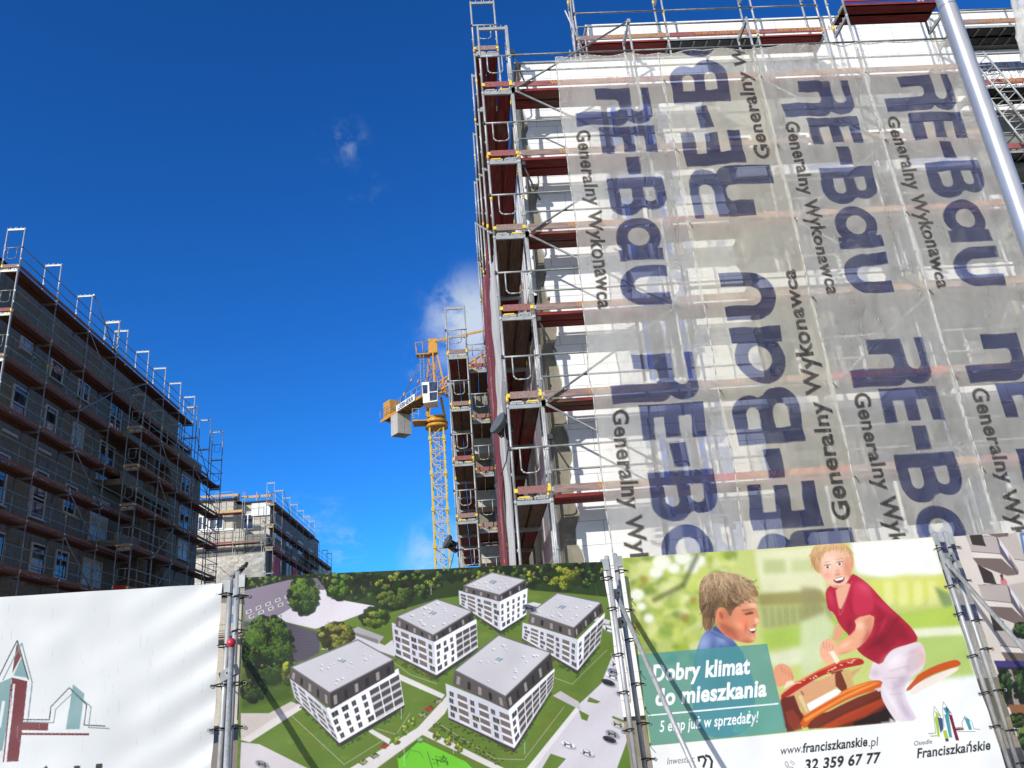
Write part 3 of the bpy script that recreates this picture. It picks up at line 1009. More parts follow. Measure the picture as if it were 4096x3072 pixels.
class Paint:
    """a printed sheet; fn maps the drawing's coordinates to pixels"""
    def __init__(self, W, H, fn, base):
        self.a = np.empty((H, W, 3)); self.a[:] = s2l(base)
        self.W, self.H, self.fn = W, H, fn

    def _p(self, pts, fn=None):
        f = fn or self.fn
        return np.array([f(*q) for q in pts], float)

    def _blend(self, r, col, alpha, soft):
        if r is None:
            return
        y0, x0, m = r
        m = m.astype(float)
        if soft:
            m = np.pad(m, soft * 2)
            m = box_blur(box_blur(m, soft), soft)
            y0 -= soft * 2; x0 -= soft * 2
            ya, xa = max(0, y0), max(0, x0)
            yb, xb = min(self.H, y0 + m.shape[0]), min(self.W, x0 + m.shape[1])
            m = m[ya - y0:yb - y0, xa - x0:xb - x0]; y0, x0 = ya, xa
        sl = self.a[y0:y0 + m.shape[0], x0:x0 + m.shape[1]]
        k2 = (m * alpha)[..., None]
        c = s2l(col)
        sl[:] = sl * (1 - k2) + c * k2

    def poly(self, pts, col, alpha=1.0, soft=0, smooth=0, fn=None):
        p = self._p(pts, fn)
        if smooth:
            p = smooth_loop(p, smooth)
        self._blend(fill_mask((self.H, self.W), p), col, alpha, soft)

    def ell(self, c, rx, ry, col, alpha=1.0, soft=0, rot=0.0, fn=None):
        t = np.linspace(0, 2 * np.pi, 22, endpoint=False)
        pts = [(c[0] + rx * np.cos(a) * np.cos(rot) - ry * np.sin(a) * np.sin(rot), c[1] + rx * np.cos(a) * np.sin(rot) + ry * np.sin(a) * np.cos(rot)) for a in t]
        self.poly(pts, col, alpha, soft, 0, fn)

    def line(self, pts, w, col, alpha=1.0, fn=None, soft=0):
        p = self._p(pts, fn)
        for a, b in zip(p[:-1], p[1:]):
            d = b - a
            L = np.hypot(*d)
            if L < 1e-6:
                continue
            n = np.array([-d[1], d[0]]) / L * w / 2
            e = d / L * w * 0.25
            self._blend(fill_mask((self.H, self.W), np.array([a + n - e, b + n + e, b - n + e, a - n - e])), col, alpha, soft)

    def text(self, s, origin, along, up, col, bold=0.02, fn=None):
        """text whose baseline runs origin->along; up is the vector of one cap height (drawing coordinates)"""
        vs, ts = text_mesh(s, bold)
        wd = vs[:, 0].max()
        o = np.array(origin, float); al = np.array(along, float) - o; up = np.array(up, float)
        f = fn or self.fn
        out = np.zeros((self.H, self.W), bool)
        tri_masks((self.H, self.W), vs, ts, lambda a, b: f(*(o + al * (a / wd) + up * (b / 0.69))), out)
        self.a[out] = s2l(col)

    def shade(self, region, dabs, fn=None, smooth=1):
        """soft dabs of colour that stay inside an outline of the print"""
        p = self._p(region, fn)
        if smooth:
            p = smooth_loop(p, smooth)
        r = fill_mask((self.H, self.W), p)
        if r is None:
            return
        y0, x0, m = r
        sl = self.a[y0:y0 + m.shape[0], x0:x0 + m.shape[1]]
        keep = sl.copy()
        for (c, rx, ry, col, al, rot) in dabs:
            cx, cy = self._p([c], fn)[0]
            yy, xx = np.mgrid[y0:y0 + m.shape[0], x0:x0 + m.shape[1]]
            dx, dy = xx - cx, yy - cy
            u = (dx * math.cos(rot) + dy * math.sin(rot)) / rx; v = (-dx * math.sin(rot) + dy * math.cos(rot)) / ry
            g2 = (np.exp(-(u * u + v * v)) * al)[..., None]
            sl[:] = sl * (1 - g2) + s2l(col) * g2
        em = box_blur(m.astype(float), 1)[..., None]
        sl[:] = keep * (1 - em) + sl * em

    def grain(self, amt, seed):
        r = np.random.default_rng(seed)
        n = box_blur(r.standard_normal((self.H, self.W, 1)), 1) * 3
        self.a *= 1 + amt * n

    def down(self):
        h, w2 = self.H // 2 * 2, self.W // 2 * 2
        b = self.a[:h, :w2]
        return (b[0::2, 0::2] + b[1::2, 0::2] + b[0::2, 1::2] + b[1::2, 1::2]) / 4


def sheet_mesh(name, P, attr, data, mat):
    """grid mesh: P (h, w, 3) points, data (h, w, 3|4) stored as a colour attribute"""
    h, w2 = P.shape[:2]
    idx = np.arange(h * w2).reshape(h, w2)
    q = np.stack([idx[:-1, :-1], idx[:-1, 1:], idx[1:, 1:], idx[1:, :-1]], -1).reshape(-1, 4)
    me = bpy.data.meshes.new(name)
    me.vertices.add(h * w2); me.vertices.foreach_set('co', P.reshape(-1).astype(np.float32))
    me.loops.add(q.size); me.loops.foreach_set('vertex_index', q.reshape(-1).astype(np.int32))
    me.polygons.add(len(q)); me.polygons.foreach_set('loop_start', np.arange(0, q.size, 4, dtype=np.int32))
    me.polygons.foreach_set('use_smooth', np.ones(len(q), bool))
    me.update(calc_edges=True)
    if attr:
        a = me.attributes.new(attr, 'FLOAT_COLOR', 'POINT')
        c = np.ones((h * w2, 4), np.float32); c[:, :data.shape[-1]] = data.reshape(h * w2, -1)
        a.data.foreach_set('color', c.reshape(-1))
    me.materials.append(MAT[mat])
    return me


# ------------------------------------------------------------------ printed sheeting
def arc(cx, cy, r, a0, a1, n=18, ry=None):
    ry = ry or r
    return [(cx + r * math.cos(math.radians(a0 + (a1 - a0) * i / n)), cy + ry * math.sin(math.radians(a0 + (a1 - a0) * i / n))) for i in range(n + 1)]


# the big letters, s = along the reading direction, t = height; (polygon, is_hole)
def big_letters():
    R = [(0, 0), (0.33, 0), (0.33, 0.42)] + arc(0.43, 0.42, 0.10, 180, 90, 6) + [(0.58, 0.52), (0.66, 0.45), (0.66, -0.49), (1.06, -0.49), (1.06, 0.30)] + \
        arc(0.80, 0.42, 0.27, -10, 62, 7) + arc(0.72, 0.93, 0.33, -50, 78, 12) + [(0.60, 1.25), (0, 1.25), (0, 1.07)] + \
        [(0.56, 1.07)] + arc(0.58, 0.935, 0.135, 90, -90, 10) + [(0, 0.80)]
    E = [(0, 0), (0.75, 0), (0.75, 0.27), (0.28, 0.27), (0.28, 0.49), (0.72, 0.49), (0.72, 0.76), (0.28, 0.76), (0.28, 0.98), (0.75, 0.98), (0.75, 1.25), (0, 1.25)]
    dash = [(0, 0.52), (0.5, 0.52), (0.5, 0.82), (0, 0.82)]
    B = [(0, 0)] + arc(0.62, 0.36, 0.38, -90, 50, 14) + arc(0.56, 0.93, 0.32, -35, 90, 12) + [(0, 1.25)]
    Bh = [[(0.28, 0.24)] + arc(0.58, 0.37, 0.13, -90, 90, 10) + [(0.28, 0.50)], [(0.28, 0.76)] + arc(0.54, 0.885, 0.12, -90, 90, 10) + [(0.28, 1.01)]]
    a = [arc(0.47, 0.52, 0.49, 0, 360, 36), [(0.76, 0.02), (1.06, 0.02), (1.06, 1.02), (0.76, 1.02)]]
    ah = [arc(0.46, 0.52, 0.235, 0, 360, 28)]
    u = [[(0, 1.02), (0.29, 1.02), (0.29, 0.48)] + arc(0.485, 0.46, 0.195, 180, 360, 14) + [(0.68, 1.02), (0.97, 1.02), (0.97, 0.46)] + arc(0.485, 0.46, 0.485, 0, -180, 24)]
    off = lambda P, d: [(x + d, y) for x, y in P]
    add = [off(R, 0), off(E, 1.11), off(dash, 1.95), off(B, 2.53)] + [off(q, 3.62) for q in a] + [off(q, 4.82) for q in u]
    sub = [off(q, 2.53) for q in Bh] + [off(q, 3.62) for q in ah]
    return add, sub


LET_ADD, LET_SUB = big_letters()


def net_ink(x0, x1, z0, z1, cell, words):
    """ink coverage on a sheet; words: (x at t=0, z at s=0, sign of t along x, sign of s along z, scale s, scale t)"""
    SS = 2
    c = cell / SS
    W, H = int((x1 - x0) / c), int((z1 - z0) / c)
    blue = np.zeros((H, W), bool); dark = np.zeros((H, W), bool)
    tv, tt = text_mesh('Generalny Wykonawca', 0.034)
    tw = tv[:, 0].max()
    for (bx, bz, st, ss, ks, kt) in words:
        fn = lambda s, t: ((bx + st * t * kt - x0) / c, (z1 - (bz + ss * s * ks)) / c)
        for P in LET_ADD:
            r = fill_mask((H, W), [fn(*p) for p in P])
            if r:
                blue[r[0]:r[0] + r[2].shape[0], r[1]:r[1] + r[2].shape[1]] |= r[2]
        for P in LET_SUB:
            r = fill_mask((H, W), [fn(*p) for p in P])
            if r:
                blue[r[0]:r[0] + r[2].shape[0], r[1]:r[1] + r[2].shape[1]] &= ~r[2]
        tri_masks((H, W), tv, tt, lambda a, b: fn(1.17 + a / tw * 4.62, -0.52 + b / 0.69 * 0.30), dark)
    h2, w2 = H // SS, W // SS

    def dn(q):
        q = q[:h2 * SS, :w2 * SS].astype(float)
        return q.reshape(h2, SS, w2, SS).mean((1, 3))
    return dn(blue), dn(dark)


def smooth_noise(h, w2, step, seed):
    r = np.random.default_rng(seed)
    gh, gw = max(2, h // step + 3), max(2, w2 // step + 3)
    a = r.standard_normal((gh, gw))
    yy = np.linspace(0, gh - 1.001, h); xx = np.linspace(0, gw - 1.001, w2)
    y0 = yy.astype(int); x0 = xx.astype(int)
    fy = (yy - y0)[:, None]; fx = (xx - x0)[None, :]
    fy = fy * fy * (3 - 2 * fy); fx = fx * fx * (3 - 2 * fx)
    A = a[y0][:, x0]; B = a[y0][:, x0 + 1]; Cc = a[y0 + 1][:, x0]; D = a[y0 + 1][:, x0 + 1]
    return (A * (1 - fx) + B * fx) * (1 - fy) + (Cc * (1 - fx) + D * fx) * fy


CELL = 0.019
CW = lambda x, z: (x, z, 1, -1, 1.0, 1.0)
NETS = [
    (2.66, 5.20, 'printed sheeting strip hanging at the free left edge of the four', [CW(3.50, 13.10), CW(3.52, 6.20)], 14.15),
    (5.16, 7.60, 'upside-down printed sheeting strip whose lettering reads from bottom to top', [(6.74, 9.41, -1, 1, 1.26, 1.1), (6.74, 1.06, -1, 1, 1.2, 1.1)], 14.18),
    (7.56, 10.22, 'printed sheeting strip between the upside-down strip and the strip by the pole', [CW(8.44, 13.11), CW(8.50, 6.21)], 14.22),
    (10.18, 12.72, 'printed sheeting strip beside the tall metal pole', [CW(10.97, 13.12), CW(11.02, 6.17)], 14.24),
]
for i, (x0, x1, lab, words, zt) in enumerate(NETS):
    zb = -0.6
    blue, dark = net_ink(x0, x1, zb, zt, CELL, words)
    h, w2 = blue.shape
    X = np.linspace(x0, x1, w2)[None, :].repeat(h, 0)
    Z = np.linspace(zt, zb, h)[:, None].repeat(w2, 1)
    wob = smooth_noise(h, 6, 90, 100 + i)
    xi = np.linspace(0, 1, w2)
    # edges drawn in between the ties, folds hanging from them, flutter
    fold = 0.020 * smooth_noise(h, w2, 60, 200 + i) + 0.012 * smooth_noise(h, w2, 22, 230 + i) + 0.004 * smooth_noise(h, w2, 8, 240 + i)
    run = 0.016 * smooth_noise(4, w2, 11, 260 + i)[1][None, :] * (0.6 + 0.4 * smooth_noise(h, 4, 140, 270 + i)[:, 1:2])
    X = X + 0.020 * smooth_noise(h, w2, 48, 300 + i) + 0.010 * smooth_noise(h, w2, 16, 310 + i)
    if i == 0:
        X = X + (1 - xi)[None, :] * (0.10 * np.clip((Z - 11.0) / 3.0, 0, 1) - 0.10 + 0.035 * wob[:, 1:2])
    sag = 0.05 * np.sin(np.linspace(0, np.pi * 3, w2))[None, :] ** 2 * np.exp(-(zt - Z) / 0.35)
    Y = np.clip(15.245 + fold + run, 15.12, 15.30) - 0.02 * np.sin(np.pi * xi)[None, :]
    P = np.stack([X, Y, Z - sag], -1)
    ink = np.zeros((h, w2, 4)); ink[..., 0] = blue; ink[..., 1] = dark; ink[..., 3] = 1
    o = part('scaffold_net', sheet_mesh('scaffold_net', P, 'ink', ink, 'net_printed_worn' if i == 1 else 'net_printed'))
    tag(o, lab, 'scaffold net', 'printed sheeting strips on the facade scaffold')
    # hemmed edge rope and ties
    m = M()
    for e in ((0,) if i == 0 else (0, -1) if i == 3 else (0,)):
        pts = [(P[j, e, 0], P[j, e, 1] - 0.006, P[j, e, 2]) for j in range(0, h, 14)]
        m.path(pts, 0.013, 'net_white', 5)
    pts = [(P[0, j, 0], P[0, j, 1], P[0, j, 2]) for j in range(0, w2, 6)] + [tuple(P[0, -1])]
    m.path(pts, 0.015, 'net_white', 5)
    part('hem', m, o)
    m = M()
    if i:
        for z in (13.3, 11.3, 9.3, 7.3, 5.3, 3.3):
            m.tube((x0 + 0.02, 15.22, z), (x0 + 0.10, 15.40, z + 0.02), 0.010, 'black_rubber', 5)
            m.tube((x0 + 0.03, 15.22, z), (x0 + 0.07, 15.20, z - 0.12), 0.007, 'black_rubber', 5)
        part('tie', m, o)


def plain_net(name, label, P00, P10, P01, P11, nu, nv, amp, mat, seed, parent=None):
    """loose sheeting between four corners"""
    u = np.linspace(0, 1, nu)[None, :, None]; v = np.linspace(0, 1, nv)[:, None, None]
    a, b, c, d = (np.array(q, float) for q in (P00, P10, P01, P11))
    P = (a * (1 - u) + b * u) * (1 - v) + (c * (1 - u) + d * u) * v
    nrm = np.cross(b - a, c - a); nrm /= np.linalg.norm(nrm)
    hgt = amp * (0.6 * smooth_noise(nv, nu, max(4, nv // 6), seed) + 0.4 * smooth_noise(nv, nu, max(3, nv // 18), seed + 1))
    hgt = hgt + amp * 0.8 * smooth_noise(3, nu, max(2, nu // 9), seed + 2)[1][None, :]
    P = P + nrm * hgt[..., None]
    o = part(name, sheet_mesh(name, P, None, None, mat))
    return tag(o, label, 'scaffold net')


plain_net('scaffold_net', 'white rumpled sheeting hung on the outside of the narrow end-on scaffold', (0.74, 15.6, 9.2), (0.74, 18.4, 9.2), (0.72, 15.6, -0.9), (0.74, 18.4, -0.9), 30, 120, 0.05, 'net_white', 41)
plain_net('scaffold_net', 'dull red sheeting behind the white sheeting on the narrow end-on scaffold', (0.74, 18.6, 11.5), (0.72, 23.5, 11.5), (0.66, 18.6, -0.9), (0.66, 23.5, -0.9), 40, 120, 0.05, 'net_red', 51)
a0, a1 = aty(4035, -40, 15.2), aty(4200, -40, 15.2)
b0, b1 = aty(4075, 250, 15.2), aty(4200, 250, 15.2)
plain_net('scaffold_net', 'torn scrap of pale sheeting hanging in the top right corner past the pole', a0, a1, b0, b1, 20, 40, 0.05, 'net_white', 61)

# ------------------------------------------------------------------ tall pole near the viewer
pole = thing('metal_pole', 'tall smooth metal pole crossing the top right corner close to the viewer', 'pole', (5.48, 6.5, GROUND))
zj = 6.5 * 1.0
m = M(); m.tube((5.48, 6.5, GROUND), (5.48, 6.5, zj), 0.094, 'brushed_pole', 48, 0.090, False); part('shaft', m, pole, world_space=True)
m = M(); m.tube((5.48, 6.5, zj + 0.004), (5.48, 6.5, 9.5), 0.087, 'brushed_pole', 48, 0.078, False); part('upper_shaft', m, pole, world_space=True)
m = M(); m.tube((5.48, 6.5, zj - 0.006), (5.48, 6.5, zj + 0.010), 0.0885, 'steel_dark', 48); part('joint', m, pole, world_space=True)

# ================================================================== shaded block on the left with its scaffolds
lb = thing('apartment_building', 'raw grey concrete block in shade, the near one wrapped in scaffolding', 'building', (-19.25, 28.0, GROUND))
LX = -19.25
m = M()
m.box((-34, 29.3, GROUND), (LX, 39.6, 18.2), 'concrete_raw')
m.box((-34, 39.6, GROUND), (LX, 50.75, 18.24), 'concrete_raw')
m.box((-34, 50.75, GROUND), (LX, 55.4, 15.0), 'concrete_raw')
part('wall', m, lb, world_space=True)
m = M()
m.box((-26, 47.0, GROUND), (-18.0, 52.05, 15.05), 'concrete_raw')
part('bay_wall', m, lb, world_space=True)
m = M()
m.box((-34.1, 29.2, 18.24), (LX + 0.05, 50.85, 18.30), 'dark_roof')
part('roof_edge', m, lb, world_space=True)
for z in (2.0, 5.05, 8.15, 11.3):
    m = M(); m.box((LX + 0.002, 40.45, z - 0.28), (-17.95, 46.99, z + 0.02), 'concrete_raw')
    m.box((-18.1, 40.45, z + 0.02), (-17.95, 43.1, z + 0.42), 'concrete_raw')
    part('balcony_slab', m, lb, world_space=True)
m = M(); m.box((LX + 0.002, 44.2, GROUND), (-17.98, 44.5, 13.6), 'concrete_shade_dark'); part('partition_wall', m, lb, world_space=True)
m = M(); m.box((LX + 0.003, 40.4, 13.55), (-17.95, 46.99, 13.85), 'concrete_raw'); part('balcony_slab', m, lb, world_space=True)
LW = [(32.2, 33.28, 12.17, 13.49, 1), (34.82, 35.86, 12.17, 13.5, 1), (34.75, 35.9, 14.8, 15.75, 1), (37.42, 38.55, 14.8, 15.75, 2), (32.2, 33.2, 15.14, 15.75, 1),
      (31.6, 32.67, 8.3, 10.4, 1), (34.66, 35.8, 8.28, 10.44, 1), (37.38, 38.52, 9.03, 10.42, 1), (40.12, 42.0, 8.2, 10.42, 2), (32.3, 33.2, 5.6, 7.28, 1),
      (35.2, 36.4, 5.6, 7.28, 1), (37.26, 38.44, 6.0, 7.3, 1), (39.9, 41.9, 5.7, 7.32, 2), (37.4, 38.5, 12.1, 13.5, 1), (40.3, 42.0, 11.35, 13.45, 2),
      (29.6, 30.7, 12.17, 13.49, 1), (29.4, 30.5, 8.3, 10.4, 1), (35.2, 36.4, 2.5, 4.2, 1), (38.0, 39.0, 2.6, 4.2, 1), (39.9, 41.9, 2.3, 4.3, 2),
      (41.0, 42.4, 14.3, 16.2, 2), (45.0, 46.2, 14.6, 16.1, 1), (44.9, 46.4, 11.4, 13.4, 1), (44.9, 46.4, 8.25, 10.3, 1), (44.9, 46.4, 5.15, 7.2, 1)]
for j, (y0, y1, z0, z1, n) in enumerate(LW):
    window(lb, y0, y1, z0, z1, LX, n, 'sheeted_glass' if j in (4, 8, 12, 13) else 'window_glass', 'slot_white', axis='y', out=1, zsplit=(z0 + (z1 - z0) * 0.42) if z1 - z0 > 1.2 and j % 2 == 0 else None)
for (y0, y1, z0, z1) in [(48.5, 49.95, 12.45, 13.6), (48.6, 50.25, 10.1, 11.65), (48.75, 50.4, 8.5, 9.6), (48.8, 50.4, 5.2, 6.6)]:
    window(lb, y0, y1, z0, z1, -18.0, 2, 'sheeted_glass' if z0 < 9 else 'window_glass', 'slot_white', axis='y', out=1)
for (y0, y1, z) in [(32.2, 33.2, 16.56), (34.8, 35.9, 16.52), (37.4, 38.5, 16.5), (31.9, 33.0, 11.35), (34.7, 35.8, 11.35)]:
    m = M(); m.box((LX + 0.001, y0, z - 0.06), (LX + 0.05, y1, z + 0.06), 'slot_white'); part('shutter_slot', m, lb, world_space=True)

LBAYS = [3.07, 3.07, 3.07, 3.95, 2.57, 2.57, 2.57]
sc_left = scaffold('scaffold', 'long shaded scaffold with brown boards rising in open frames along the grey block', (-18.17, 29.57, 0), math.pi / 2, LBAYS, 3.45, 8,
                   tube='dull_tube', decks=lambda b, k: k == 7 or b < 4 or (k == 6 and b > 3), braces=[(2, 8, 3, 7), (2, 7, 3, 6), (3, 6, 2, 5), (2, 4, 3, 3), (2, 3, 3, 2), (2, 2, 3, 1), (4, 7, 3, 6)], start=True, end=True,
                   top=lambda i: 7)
for i, x in enumerate(np.cumsum([0] + LBAYS)):         # free top frames get a brighter tube, sunlight put into their colour
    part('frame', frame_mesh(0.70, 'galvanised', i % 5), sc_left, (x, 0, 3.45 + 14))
part('frame', frame_mesh(0.70, 'galvanised', 2), sc_left, (10.3, 0, 3.45 + 14)); part('frame', frame_mesh(0.70, 'galvanised', 3), sc_left, (9.33, 0.02, 3.45 + 14.1))
for k in range(1, 7):
    part('frame', frame_mesh(0.70, 'galvanised', k % 5), sc_left, (-0.055, 0, 3.45 + 2 * k))  # near end frames in the brighter tube, sunlight put into the colour
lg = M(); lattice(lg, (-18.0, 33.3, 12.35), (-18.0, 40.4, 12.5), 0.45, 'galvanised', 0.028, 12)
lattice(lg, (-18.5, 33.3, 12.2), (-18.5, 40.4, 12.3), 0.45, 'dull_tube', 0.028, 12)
part('lattice_girder', lg, sc_left, world_space=False)
lgo = sc_left.children[-1]
lgo.matrix_parent_inverse = Matrix.Rotation(-math.pi / 2, 4, 'Z') @ Matrix.Translation(-sc_left.location)

PB = [2.57, 2.57, 2.57, 2.57, 2.57]
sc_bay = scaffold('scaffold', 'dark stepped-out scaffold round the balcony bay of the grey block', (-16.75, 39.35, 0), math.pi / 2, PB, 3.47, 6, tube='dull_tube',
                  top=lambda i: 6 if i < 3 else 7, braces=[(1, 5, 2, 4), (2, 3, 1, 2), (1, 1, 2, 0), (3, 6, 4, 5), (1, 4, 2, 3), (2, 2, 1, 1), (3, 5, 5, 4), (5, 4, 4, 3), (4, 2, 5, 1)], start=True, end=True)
m = M()
for z in (5.47, 7.47, 9.47, 11.47, 13.47):               # link boards between the two scaffolds
    m.box((-18.15, 39.0, z), (-17.45, 39.30, z + 0.05), 'deck_plywood')
    m.tube((-18.17, 38.95, z + 1.05), (-16.8, 39.3, z + 1.05), 0.019, 'dull_tube', 6)
part('link_board', m, sc_bay, world_space=False)
sc_bay.children[-1].matrix_parent_inverse = Matrix.Rotation(-math.pi / 2, 4, 'Z') @ Matrix.Translation(-sc_bay.location)
m = M()
for y in (48.7, 49.3):
    m.tube((0, y, 11.6), (0, y, 13.4), 0.02, 'slot_white', 6)
for j in range(7):
    m.tube((0, 48.7, 11.7 + j * 0.26), (0, 49.3, 11.7 + j * 0.26), 0.014, 'slot_white', 6)
ld = part('ladder', m, None, (-17.2, 0, -2.0))
tag(ld, 'pale ladder inside the dark stepped-out scaffold by a window', 'ladder')

# ================================================================== pale block far behind
FY, FX = 73.6, -19.25
fb = thing('apartment_building', 'pale sunlit concrete block far behind with a half netted front', 'building', (FX, FY, GROUND))


def fpt(x, y, Y=FY):           # a spot read off the front of the far block
    return aty(780 + x * 0.2412, 1920 + y * 0.2412, Y)


zr = fpt(600, 335)[2]; x_rec = fpt(640, 400)[0]; x_r = FX
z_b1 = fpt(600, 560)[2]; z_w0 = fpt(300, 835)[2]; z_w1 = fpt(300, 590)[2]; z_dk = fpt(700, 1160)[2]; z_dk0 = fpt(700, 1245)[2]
m = M()
m.box((-42, FY, GROUND), (x_rec, FY + 16, zr), 'concrete_pale')
m.box((x_rec, FY + 1.2, GROUND), (x_r, FY + 24, zr - 0.15), 'concrete_pale')
m.box((x_rec, FY + 24, GROUND), (x_r - 0.02, FY + 33, zr - 2.0), 'concrete_pale')
m.box((x_rec + 0.002, FY + 0.05, GROUND), (x_r - 1.9, FY + 1.2, z_w0), 'concrete_pale')
m.box((x_r - 1.9, FY + 0.1, GROUND), (x_r - 0.002, FY + 1.21, z_w0 - 0.6), 'concrete_grey')
part('wall', m, fb, world_space=True)
m = M()
m.box((-42, FY - 0.25, zr), (x_rec + 0.25, FY + 16.2, zr + 0.16), 'dark_roof')
m.box((x_rec + 0.25, FY + 0.95, zr - 0.15), (x_r + 0.1, FY + 24.1, zr), 'dark_roof')
part('roof_edge', m, fb, world_space=True)
m = M(); m.box((x_r - 1.7, FY + 1.02, z_w0 + 1.3), (x_r + 0.02, FY + 1.19, zr - 0.2), 'insulation_white'); part('insulation', m, fb, world_space=True)
m = M(); m.box((-42, FY - 0.10, z_w0 - 0.12), (x_rec + 0.1, FY - 0.001, z_w0 + 0.05), 'white_paint'); part('sill_band', m, fb, world_space=True)
m = M(); m.box((-42, FY - 0.06, z_dk0), (x_r - 1.9, FY - 0.001, z_dk), 'concrete_grey'); part('dark_band', m, fb, world_space=True)  # grey band, darker than the pale wall
for xa, xb in ((50, 205), (240, 475)):
    window(fb, fpt(xa, 700)[0], fpt(xb, 700)[0], z_w0 + 0.08, z_w1, FY, 2, 'window_glass', 'white_paint')
window(fb, fpt(775, 700, FY + 1.2)[0], fpt(975, 700, FY + 1.2)[0], z_w0 + 0.1, z_w1 + 0.15, FY + 1.2, 2, 'window_glass', 'white_paint')
zz = [fpt(600, q)[2] for q in (1000, 1560, 1640)]
window(fb, fpt(1000, 1600)[0], fpt(1165, 1600)[0], zz[2] - 0.6, zz[1], FY + 0.05, 2, 'window_glass', 'white_paint')
# its long side, shade put into darker concrete: red and grey panels, pale windows
for (ya, yb, zt_, mt) in ((1.21, 2.4, 15.6, 'concrete_shade_dark'), (5.0, 7.4, 13.6, 'dark_roof'), (7.41, 10.4, 15.0, 'concrete_shade_dark'), (13.1, 20.0, 14.0, 'concrete_shade_dark'), (20.01, 32.9, 13.0, 'concrete_shade_dark')):  # dark tones paint the side's shade; the near-black one stands for a loggia
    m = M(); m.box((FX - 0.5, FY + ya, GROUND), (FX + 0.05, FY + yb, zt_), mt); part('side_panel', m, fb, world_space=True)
for (ya, yb, zt_) in ((2.42, 4.98, 13.95), (10.42, 13.05, 13.7)):
    m = M(); m.box((FX - 0.5, FY + ya, GROUND), (FX + 0.10, FY + yb, zt_), 'red_panel'); part('red_panel', m, fb, world_space=True)
m = M(); m.box((FX - 0.5, FY + 1.22, 14.05), (FX + 0.03, FY + 23.9, zr - 0.16), 'concrete_grey'); part('upper_side_wall', m, fb, world_space=True)
for y in (3.0, 7.5, 13.0, 18.0):
    window(fb, FY + y, FY + y + 2.2, 14.6, 16.0, FX + 0.031, 1, 'sheeted_glass', 'white_paint', axis='y', out=1)
for y in (7.8, 14.5, 22.0):
    window(fb, FY + y, FY + y + 1.8, 11.2, 13.0, FX + 0.052, 1, 'sheeted_glass', 'white_paint', axis='y', out=1)
for z in (5.0, 8.0, 11.0, 14.0):
    m = M(); m.box((FX + 0.06, FY + 15, z - 0.15), (FX + 0.9, FY + 20, z + 0.9), 'concrete_shade_dark'); part('balcony', m, fb, world_space=True)
m = M()
xa, xb, xc = fpt(80, 260)[0], fpt(700, 260)[0], fpt(1220, 275)[0]
zt = fpt(400, 255)[2]
m.box((xa, FY + 0.2, zt - 0.10), (xb, FY + 0.27, zt + 0.10), 'timber'); m.box((xb, FY + 1.3, zt - 0.12), (xc, FY + 1.37, zt + 0.1), 'timber')
for t in np.linspace(xa + 0.5, xc - 0.3, 6):
    m.box((t, FY + 1.0, zr - 0.2), (t + 0.06, FY + 1.07, zt + 0.35), 'timber')
part('roof_rail', m, fb, world_space=True)
m = M(); xv = fpt(650, 260)[0]; m.tube((xv, FY + 0.8, zr), (xv, FY + 0.8, zr + 0.75), 0.28, 'grey_plate', 14); part('roof_vent', m, fb, world_space=True)

x1, x2 = fpt(240, 900)[0], fpt(1160, 900)[0]
zd = fpt(700, 1060, FY - 0.95)[2]
sc_ff = scaffold('scaffold', 'scaffold across the sunlit front of the pale far block', (x2 - 10.28, FY - 0.98, 0), 0, [2.57] * 4, zd - 10, 6, decks=lambda b, k: k == 5 or k < 4 and k % 2 == 1,
                 top=lambda i: 6, braces=[(2, 5, 3, 4), (3, 4, 4, 5)], start=False, end=False)
zd1 = fpt(700, 545, FY - 0.95)[2]
xd0, xd1 = fpt(390, 530)[0], fpt(835, 520)[0]
m = M(); m.box((xd0, FY - 0.95, zd1), (xd1, FY - 0.25, zd1 + 0.06), 'deck_plywood'); m.box((xd0, FY - 0.98, zd1 + 0.06), (xd1, FY - 0.95, zd1 + 0.28), 'timber')
part('deck', m, sc_ff, world_space=True)
m = M()
for x in (xd1, xd0):
    for y in (FY - 0.95, FY - 0.3):
        m.tube((x, y, zd + 0.1), (x, y, zd1 + 2.1), 0.026, 'galvanised', 6)
for z in (zd1 + 0.6, zd1 + 1.1, zd1 + 2.0):
    m.tube((xd0, FY - 1.0, z), (xd1, FY - 1.0, z), 0.02, 'galvanised', 6)
part('frame', m, sc_ff, world_space=True)
FSB = [3.07] * 5 + [2.57] * 8
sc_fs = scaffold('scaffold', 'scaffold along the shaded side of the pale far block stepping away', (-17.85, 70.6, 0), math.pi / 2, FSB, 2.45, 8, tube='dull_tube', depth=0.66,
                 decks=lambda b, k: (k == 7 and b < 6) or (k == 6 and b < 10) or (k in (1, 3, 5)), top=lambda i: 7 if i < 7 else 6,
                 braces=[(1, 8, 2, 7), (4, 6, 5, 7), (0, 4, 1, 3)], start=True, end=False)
for i, x in enumerate(np.cumsum([0] + FSB)):
    if i < 8 or i in (9, 10):
        part('frame', frame_mesh(0.66, 'galvanised', i % 5), sc_fs, (x, 0, 2.45 + (14 if i < 7 else 12)))  # brighter tube again paints the sun on these top frames
n0, n1 = fpt(-200, 1330, FY - 1.15), fpt(1150, 1195, FY - 1.15)
n2, n3 = fpt(-200, 1900, FY - 1.15), fpt(1185, 1900, FY - 1.15)
plain_net('scaffold_net', 'cream sheeting over the lower front of the pale far block', n0, n1, n2, n3, 90, 50, 0.035, 'net_plain', 71)

